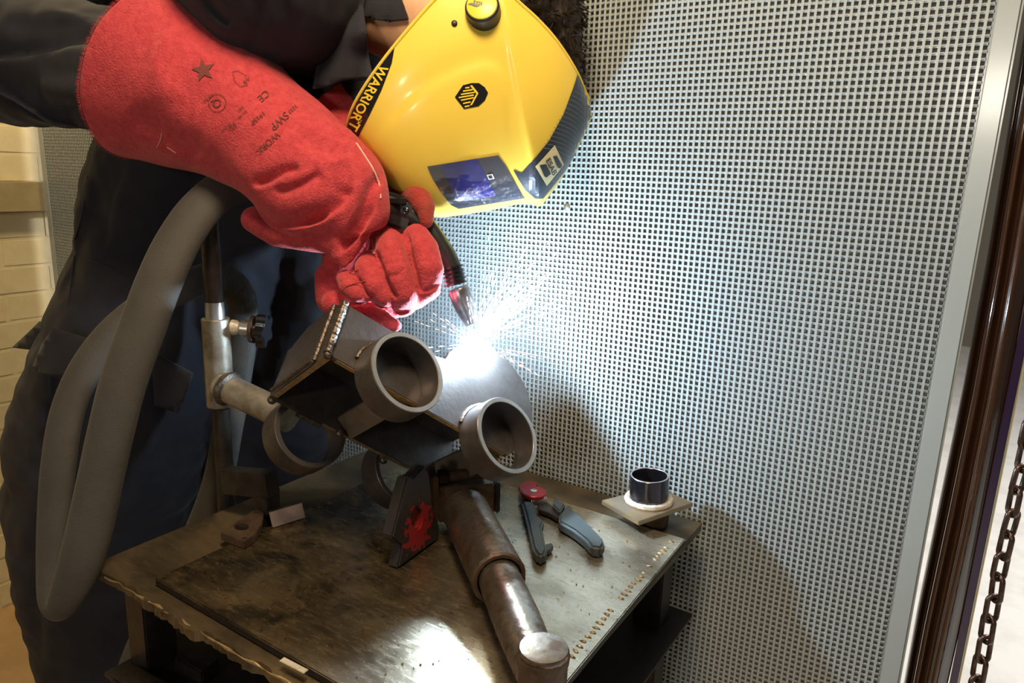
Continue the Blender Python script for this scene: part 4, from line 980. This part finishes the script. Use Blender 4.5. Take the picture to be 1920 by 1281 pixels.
# printed marks on the cuff
T1 = bvh_of(cu1)
star = []
for i in range(10):
    t = math.radians(-102+36*i); r_ = 23 if i % 2 == 0 else 9.5; star.append((382+r_*math.cos(t), 132+r_*math.sin(t)))
decal2d('star_print', [star], ident, T1, .0012, M['ink'], gl, 5)
RD, UD = (-.74, .67), (.67, .74)
for txt, c, s in (('10', (438, 236), 16), ('1915P', (484, 221), 13), ('EN 388', (455, 215), 7), ('WORK', (503, 268), 17), ('SWP', (524, 227), 20), ('CE', (494, 180), 19), ('SIZE', (452, 204), 7), ('EN 407', (391, 184), 8), ('EN 12477', (424, 240), 6), ('A B', (462, 152), 9), ('3333', (549, 205), 10), ('Q', (407, 193), 22)):
    text_decal('ink_print', txt, c, RD, UD, s, T1, .0012, M['ink'], gl, bold=.005)
def outline_loop(pts, w):
    A = np.array(pts); c = A.mean(0); return [list(map(tuple, A)), list(map(tuple, c+(A-c)*(1-w)))]
decal2d('ink_print', outline_loop([(408+17*math.cos(t), 193+17*math.sin(t)) for t in np.linspace(0, 2*math.pi, 20, endpoint=False)], .07), ident, T1, .0012, M['ink'], gl, 8)
decal2d('ink_print', outline_loop([(436, 135), (447, 133), (461, 142), (464, 160), (452, 164), (440, 154)], .07), ident, T1, .0012, M['ink'], gl, 8)
# frayed suede fibres on rim and surface
fv = []; ff = []
n_ = -VIEW
for i in range(2600):
    x = random.uniform(205, 700); y = random.uniform(-20, 460)
    h = T1.ray_cast(Vector(CAM), Vector(ray(x, y)).normalized())
    if h[0] is None: continue
    d = (h[1]*.5+Vector((random.uniform(-1, 1), random.uniform(-1, 1), random.uniform(-1, .6)))*.8).normalized(); L_ = random.uniform(.0010, .0026)
    s = d.cross(n_).normalized()*.00016; b = len(fv); fv += [h[0]-s, h[0]+s, h[0]+d*L_]; ff.append((b, b+1, b+2))
for k in range(150):         # rim
    for _ in range(12):
        a = cu1.data.vertices[k].co.lerp(cu1.data.vertices[(k+1) % 150].co, random.random())
        out = (a-P(306, 138, .955)).normalized()
        d = (out*.6+(P(250, 105, .955)-P(306, 138, .955)).normalized()*.8+Vector((random.uniform(-1, 1), random.uniform(-1, 1), random.uniform(-1, 1)))*.7).normalized(); L_ = random.uniform(.002, .0055)
        s = d.cross(n_).normalized()*.0002; b = len(fv); fv += [a-s, a+s, a+d*L_]; ff.append((b, b+1, b+2))
fz_ = from_data('suede_fibres', fv, ff, M['red'], gl); fz_['kind'] = 'stuff'
for (pp) in (((303, 250), (300, 264), (294, 276)), ((313, 276), (322, 282), (330, 287))):
    tube('loose_thread', [on(T1, *q, .002) for q in pp], .00045, M['thread'], gl, n=12, sides=5)
# far glove
g2 = thing('welding_glove', 'red suede glove mostly hidden behind the torch handle', 'glove', P(780, 380, .97), 'red welding gloves')
blob('hand', [
    chain((735, 342, .985, 24), (760, 352, .955, 22), (784, 368, .928, 23), (797, 390, .918, 18), (800, 416, .916, 13)),
    chain((722, 336, .985, 22), (742, 346, .95, 17), (768, 358, .935, 13)),
    chain((735, 340, 1.0, 30), (768, 368, .99, 30), (792, 402, .985, 22), (796, 425, .98, 16)),
    chain((742, 400, .985, 26), (770, 425, .985, 22), (788, 446, .98, 16)),
    chain((716, 390, .99, 28), (742, 428, .99, 24), (765, 455, .985, 18)),
    chain((730, 345, .975, 20), (745, 358, .955, 15), (775, 372, .945, 13)),
    chain((715, 330, 1.0, 44), (735, 375, 1.0, 44), (720, 420, 1.0, 36)),
    chain((705, 420, 1.02, 42), (668, 480, 1.03, 46), (646, 540, 1.02, 38), (655, 585, 1.01, 30)),  # added bulk hidden behind the near hand, blocks arc light towards the torso
], .0024, 3, M['reddark'], g2, disp=((.03, .004, 0),))
cuff('cuff', [(610, 215, 1.01, 78, 62), (650, 255, 1.005, 70, 58), (690, 300, 1.0, 58, 50), (718, 338, 1.0, 48, 44)], M['red'], g2, n=30, noise=.001)
# ------------------------------------------------------------------ torch with its leather cable sleeve
to = thing('welding_torch', 'black welding torch with grey leather cable sleeve looping down', 'welding torch', P(800, 430, .93))
h0 = P(640, 365, .945); h1 = P(768, 400, .938); h2 = P(806, 432, .935); h3 = P(836, 476, .937)
hdl = tube('handle', [h0, P(700, 378, .94), h1, h2, h3], [.017, .018, .018, .0125, .0122], M['black'], to, n=30, sides=24)
obox('handle_shell', P(672, 372, .942), P(782, 408, .938)-P(672, 372, .942), (P(782, 408, .938)-P(672, 372, .942)).length, .034, .040, M['black'], to, bevel=.005)
for (x, y) in ((761, 396),):
    lathe('handle_screw', P(x, y, .9205), -VIEW, [(-.002, .0045), (.0008, .0045), (.0012, .004), (.0012, .002), (.0004, 0)], M['blackg'], to, 20)
box('trigger', tuple(P(745, 378, .92)-Vector((.012, .006, .004))), tuple(P(745, 378, .92)+Vector((.012, .006, .004))), M['black'], to, bevel=.002)
n0 = h3; n1 = P(848, 502, .938); n2 = P(856, 532, .940); nz1 = P(859, 540, .941); tip = P(886, 612, .951)
tube('swan_neck', [h2.lerp(h3, .6), h3, n1, n2], [.0125, .0122, .0120, .0125], M['black'], to, n=16, sides=24)
td = (n2-n1).normalized()
for i in range(5):
    c = n1.lerp(n2, i/4); lathe('neck_ring', c, td, [(-.0016, .012), (-.0012, .0150), (.0012, .0150), (.0016, .012)], M['blackg'], to, 28)
nd = (tip-nz1).normalized(); nl = (tip-nz1).length
lathe('gas_nozzle', nz1, nd, [(0, .0), (0, .0125), (.004, .0145), (nl*.35, .0142), (nl*.5, .0138), (nl*.9, .0098), (nl*.93, .0098), (nl*.93, .0072), (nl*.6, .0072)], M['nozzle'], to, 32)
lathe('contact_tip', nz1+nd*nl*.6, nd, [(0, .003), (nl*.34, .003), (nl*.36, .0022), (nl*.36, 0)], M['cut'], to, 16)
tube('filler_wire', [nz1+nd*nl*.9, ARC+Vector((0, 0, .002))], .0006, M['steelb'], to, sides=8)
D1 = .84
hose = tube('cable_sleeve', [P(640, 365, .965), P(560, 350, .975), P(490, 340, .97), P(425, 352, .945), P(376, 392, .92), P(333, 455, .90), P(298, 530, .885), P(265, 620, .872), P(232, 715, .862), P(208, 810, .856), P(188, 900, .852), P(166, 1000, .85), P(142, 1080, .848), P(114, 1134, .852), P(97, 1128, .866), P(98, 1060, .885), P(103, 960, .90), P(110, 870, .91), P(126, 775, .925), P(160, 695, .945), P(215, 625, .965), P(285, 568, .985), P(350, 535, 1.0), P(410, 520, 1.05), P(448, 550, 1.07), P(456, 610, 1.08), P(445, 700, 1.08), P(428, 800, 1.07), P(400, 930, 1.08), P(330, 1090, 1.10), P(270, 1200, 1.12), P(235, 1290, 1.12)],
     [.020, .022, .024, .025, .0265, .0275, .0280, .0280, .0275, .0270, .0265, .0265, .0240, .0180, .0165, .0190, .0210, .0215, .0215, .0220, .0230, .0225, .0225, .0225, .022, .022, .022, .022, .022, .022, .022, .022], M['hose'], to, n=280, sides=28, flat=.6, flatdir=-VIEW)
# ------------------------------------------------------------------ the arc and its sparks
def emis(name, c, s, lamp=True):
    m = bpy.data.materials.new(name); m.use_nodes = True; m.cycles.emission_sampling = 'AUTO' if lamp else 'NONE'; N = m.node_tree.nodes; N.clear()
    e = N.new('ShaderNodeEmission'); e.inputs[0].default_value = (*c, 1); e.inputs[1].default_value = s
    o = N.new('ShaderNodeOutputMaterial'); m.node_tree.links.new(e.outputs[0], o.inputs[0]); return m
iv, iF = ico(3); av = []
for v in iv:
    k = 1+.12*math.sin(5*v[0]+4*v[1])+.10*math.sin(6*v[2]-5*v[0]); av.append(Vector(v*.0100*k)+ARC)
arc = from_data('welding_arc', av, iF, emis('arc_plasma', (0.63, 0.83, 1.0), 2150), None, True); tag(arc, 'blinding white welding arc at the torch tip', 'arc')
def sparks(name, label, dirs, m):
    V = []; Fc = []
    for (ang, r0, r1, w, L0) in dirs:       # droplets strung out along their flight
        r = r0
        dz = random.uniform(-.06, .10)
        dv = (P(890+100*math.cos(ang), 645-100*math.sin(ang), .955-dz)-P(890, 645, .955)).normalized()
        while r < r1:
            L_ = L0*random.uniform(.6, 1.4); a = ARC+dv*r+Vector((0, 0, -.25*r*r)); c = ARC+dv*(r+L_)+Vector((0, 0, -.25*(r+L_)**2)); mid = a.lerp(c, .65)
            s = dv.cross(VIEW).normalized()*w; t = dv.cross(s).normalized()*w; b0 = len(V)
            V += [a, mid+s, mid+t, mid-s, mid-t, c]
            for k in range(4): Fc += [(b0, b0+1+k, b0+1+(k+1) % 4), (b0+5, b0+1+(k+1) % 4, b0+1+k)]
            r += L_*random.uniform(1.05, 1.9)
    o = from_data(name, V, Fc, m, None); tag(o, label, 'sparks', kind='stuff')
D_ = []
for i in range(95):
    ang = math.radians(random.gauss(52, 17)); D_.append((ang, random.uniform(.014, .04), random.uniform(.04, .125) if random.random() < .8 else random.uniform(.12, .19), random.uniform(.00022, .00045), random.uniform(.007, .016)))
for i in range(26):
    ang = math.radians(random.uniform(-170, 190)); D_.append((ang, random.uniform(.012, .02), random.uniform(.025, .06), random.uniform(.0002, .0004), random.uniform(.005, .010)))
sparks('weld_sparks', 'white sparks flying up and right from the arc', D_, emis('spark_white', (0.9, 0.95, 1), 14, False))
D_ = [(math.radians(random.uniform(-26, -8)), random.uniform(.02, .06), random.uniform(.08, .13), random.uniform(.00015, .0003), .009) for _ in range(9)]+[(math.radians(random.uniform(140, 160)), .03, random.uniform(.06, .09), .0002, .008) for _ in range(4)]
sparks('falling_sparks', 'thin orange sparks drifting below and beside the arc', D_, emis('spark_orange', (1.0, 0.55, 0.30), 5, False))

def fume():
    m = bpy.data.materials.new('weld_fume'); m.use_nodes = True; N = m.node_tree.nodes; L = m.node_tree.links; N.clear()
    out = N.new('ShaderNodeOutputMaterial'); vs_ = N.new('ShaderNodeVolumeScatter'); vs_.inputs['Color'].default_value = (0.93, 0.96, 1, 1); vs_.inputs['Anisotropy'].default_value = 0.0
    L.new(vs_.outputs[0], out.inputs['Volume'])
    tc = N.new('ShaderNodeTexCoord'); ln = N.new('ShaderNodeVectorMath'); ln.operation = 'LENGTH'; L.new(tc.outputs['Object'], ln.inputs[0])
    mx = N.new('ShaderNodeMath'); mx.operation = 'MAXIMUM'; L.new(ln.outputs['Value'], mx.inputs[0]); mx.inputs[1].default_value = 0.012
    pw = N.new('ShaderNodeMath'); pw.operation = 'POWER'; L.new(mx.outputs[0], pw.inputs[0]); pw.inputs[1].default_value = -1.35
    n = N.new('ShaderNodeTexNoise'); n.inputs['Scale'].default_value = 16; n.inputs['Detail'].default_value = 2; L.new(tc.outputs['Object'], n.inputs['Vector'])
    mr = N.new('ShaderNodeMapRange'); L.new(n.outputs[0], mr.inputs[0]); mr.inputs[1].default_value = .3; mr.inputs[2].default_value = .7; mr.inputs[3].default_value = .5; mr.inputs[4].default_value = 1.5
    m1 = N.new('ShaderNodeMath'); m1.operation = 'MULTIPLY'; L.new(pw.outputs[0], m1.inputs[0]); L.new(mr.outputs[0], m1.inputs[1])
    fd = N.new('ShaderNodeMapRange'); L.new(ln.outputs['Value'], fd.inputs[0]); fd.inputs[1].default_value = .08; fd.inputs[2].default_value = .175; fd.inputs[3].default_value = 1; fd.inputs[4].default_value = 0
    m2 = N.new('ShaderNodeMath'); m2.operation = 'MULTIPLY'; L.new(m1.outputs[0], m2.inputs[0]); L.new(fd.outputs[0], m2.inputs[1])
    m3 = N.new('ShaderNodeMath'); m3.operation = 'MULTIPLY'; L.new(m2.outputs[0], m3.inputs[0]); m3.inputs[1].default_value = 0.00115
    L.new(m3.outputs[0], vs_.inputs['Density'])
    iv, iF = ico(3)
    o = from_data('weld_fume', [tuple(v*.18) for v in iv], iF, m, None); o.location = ARC
    tag(o, 'faint bluish welding fume glowing around the arc', 'smoke', kind='stuff')
fume()
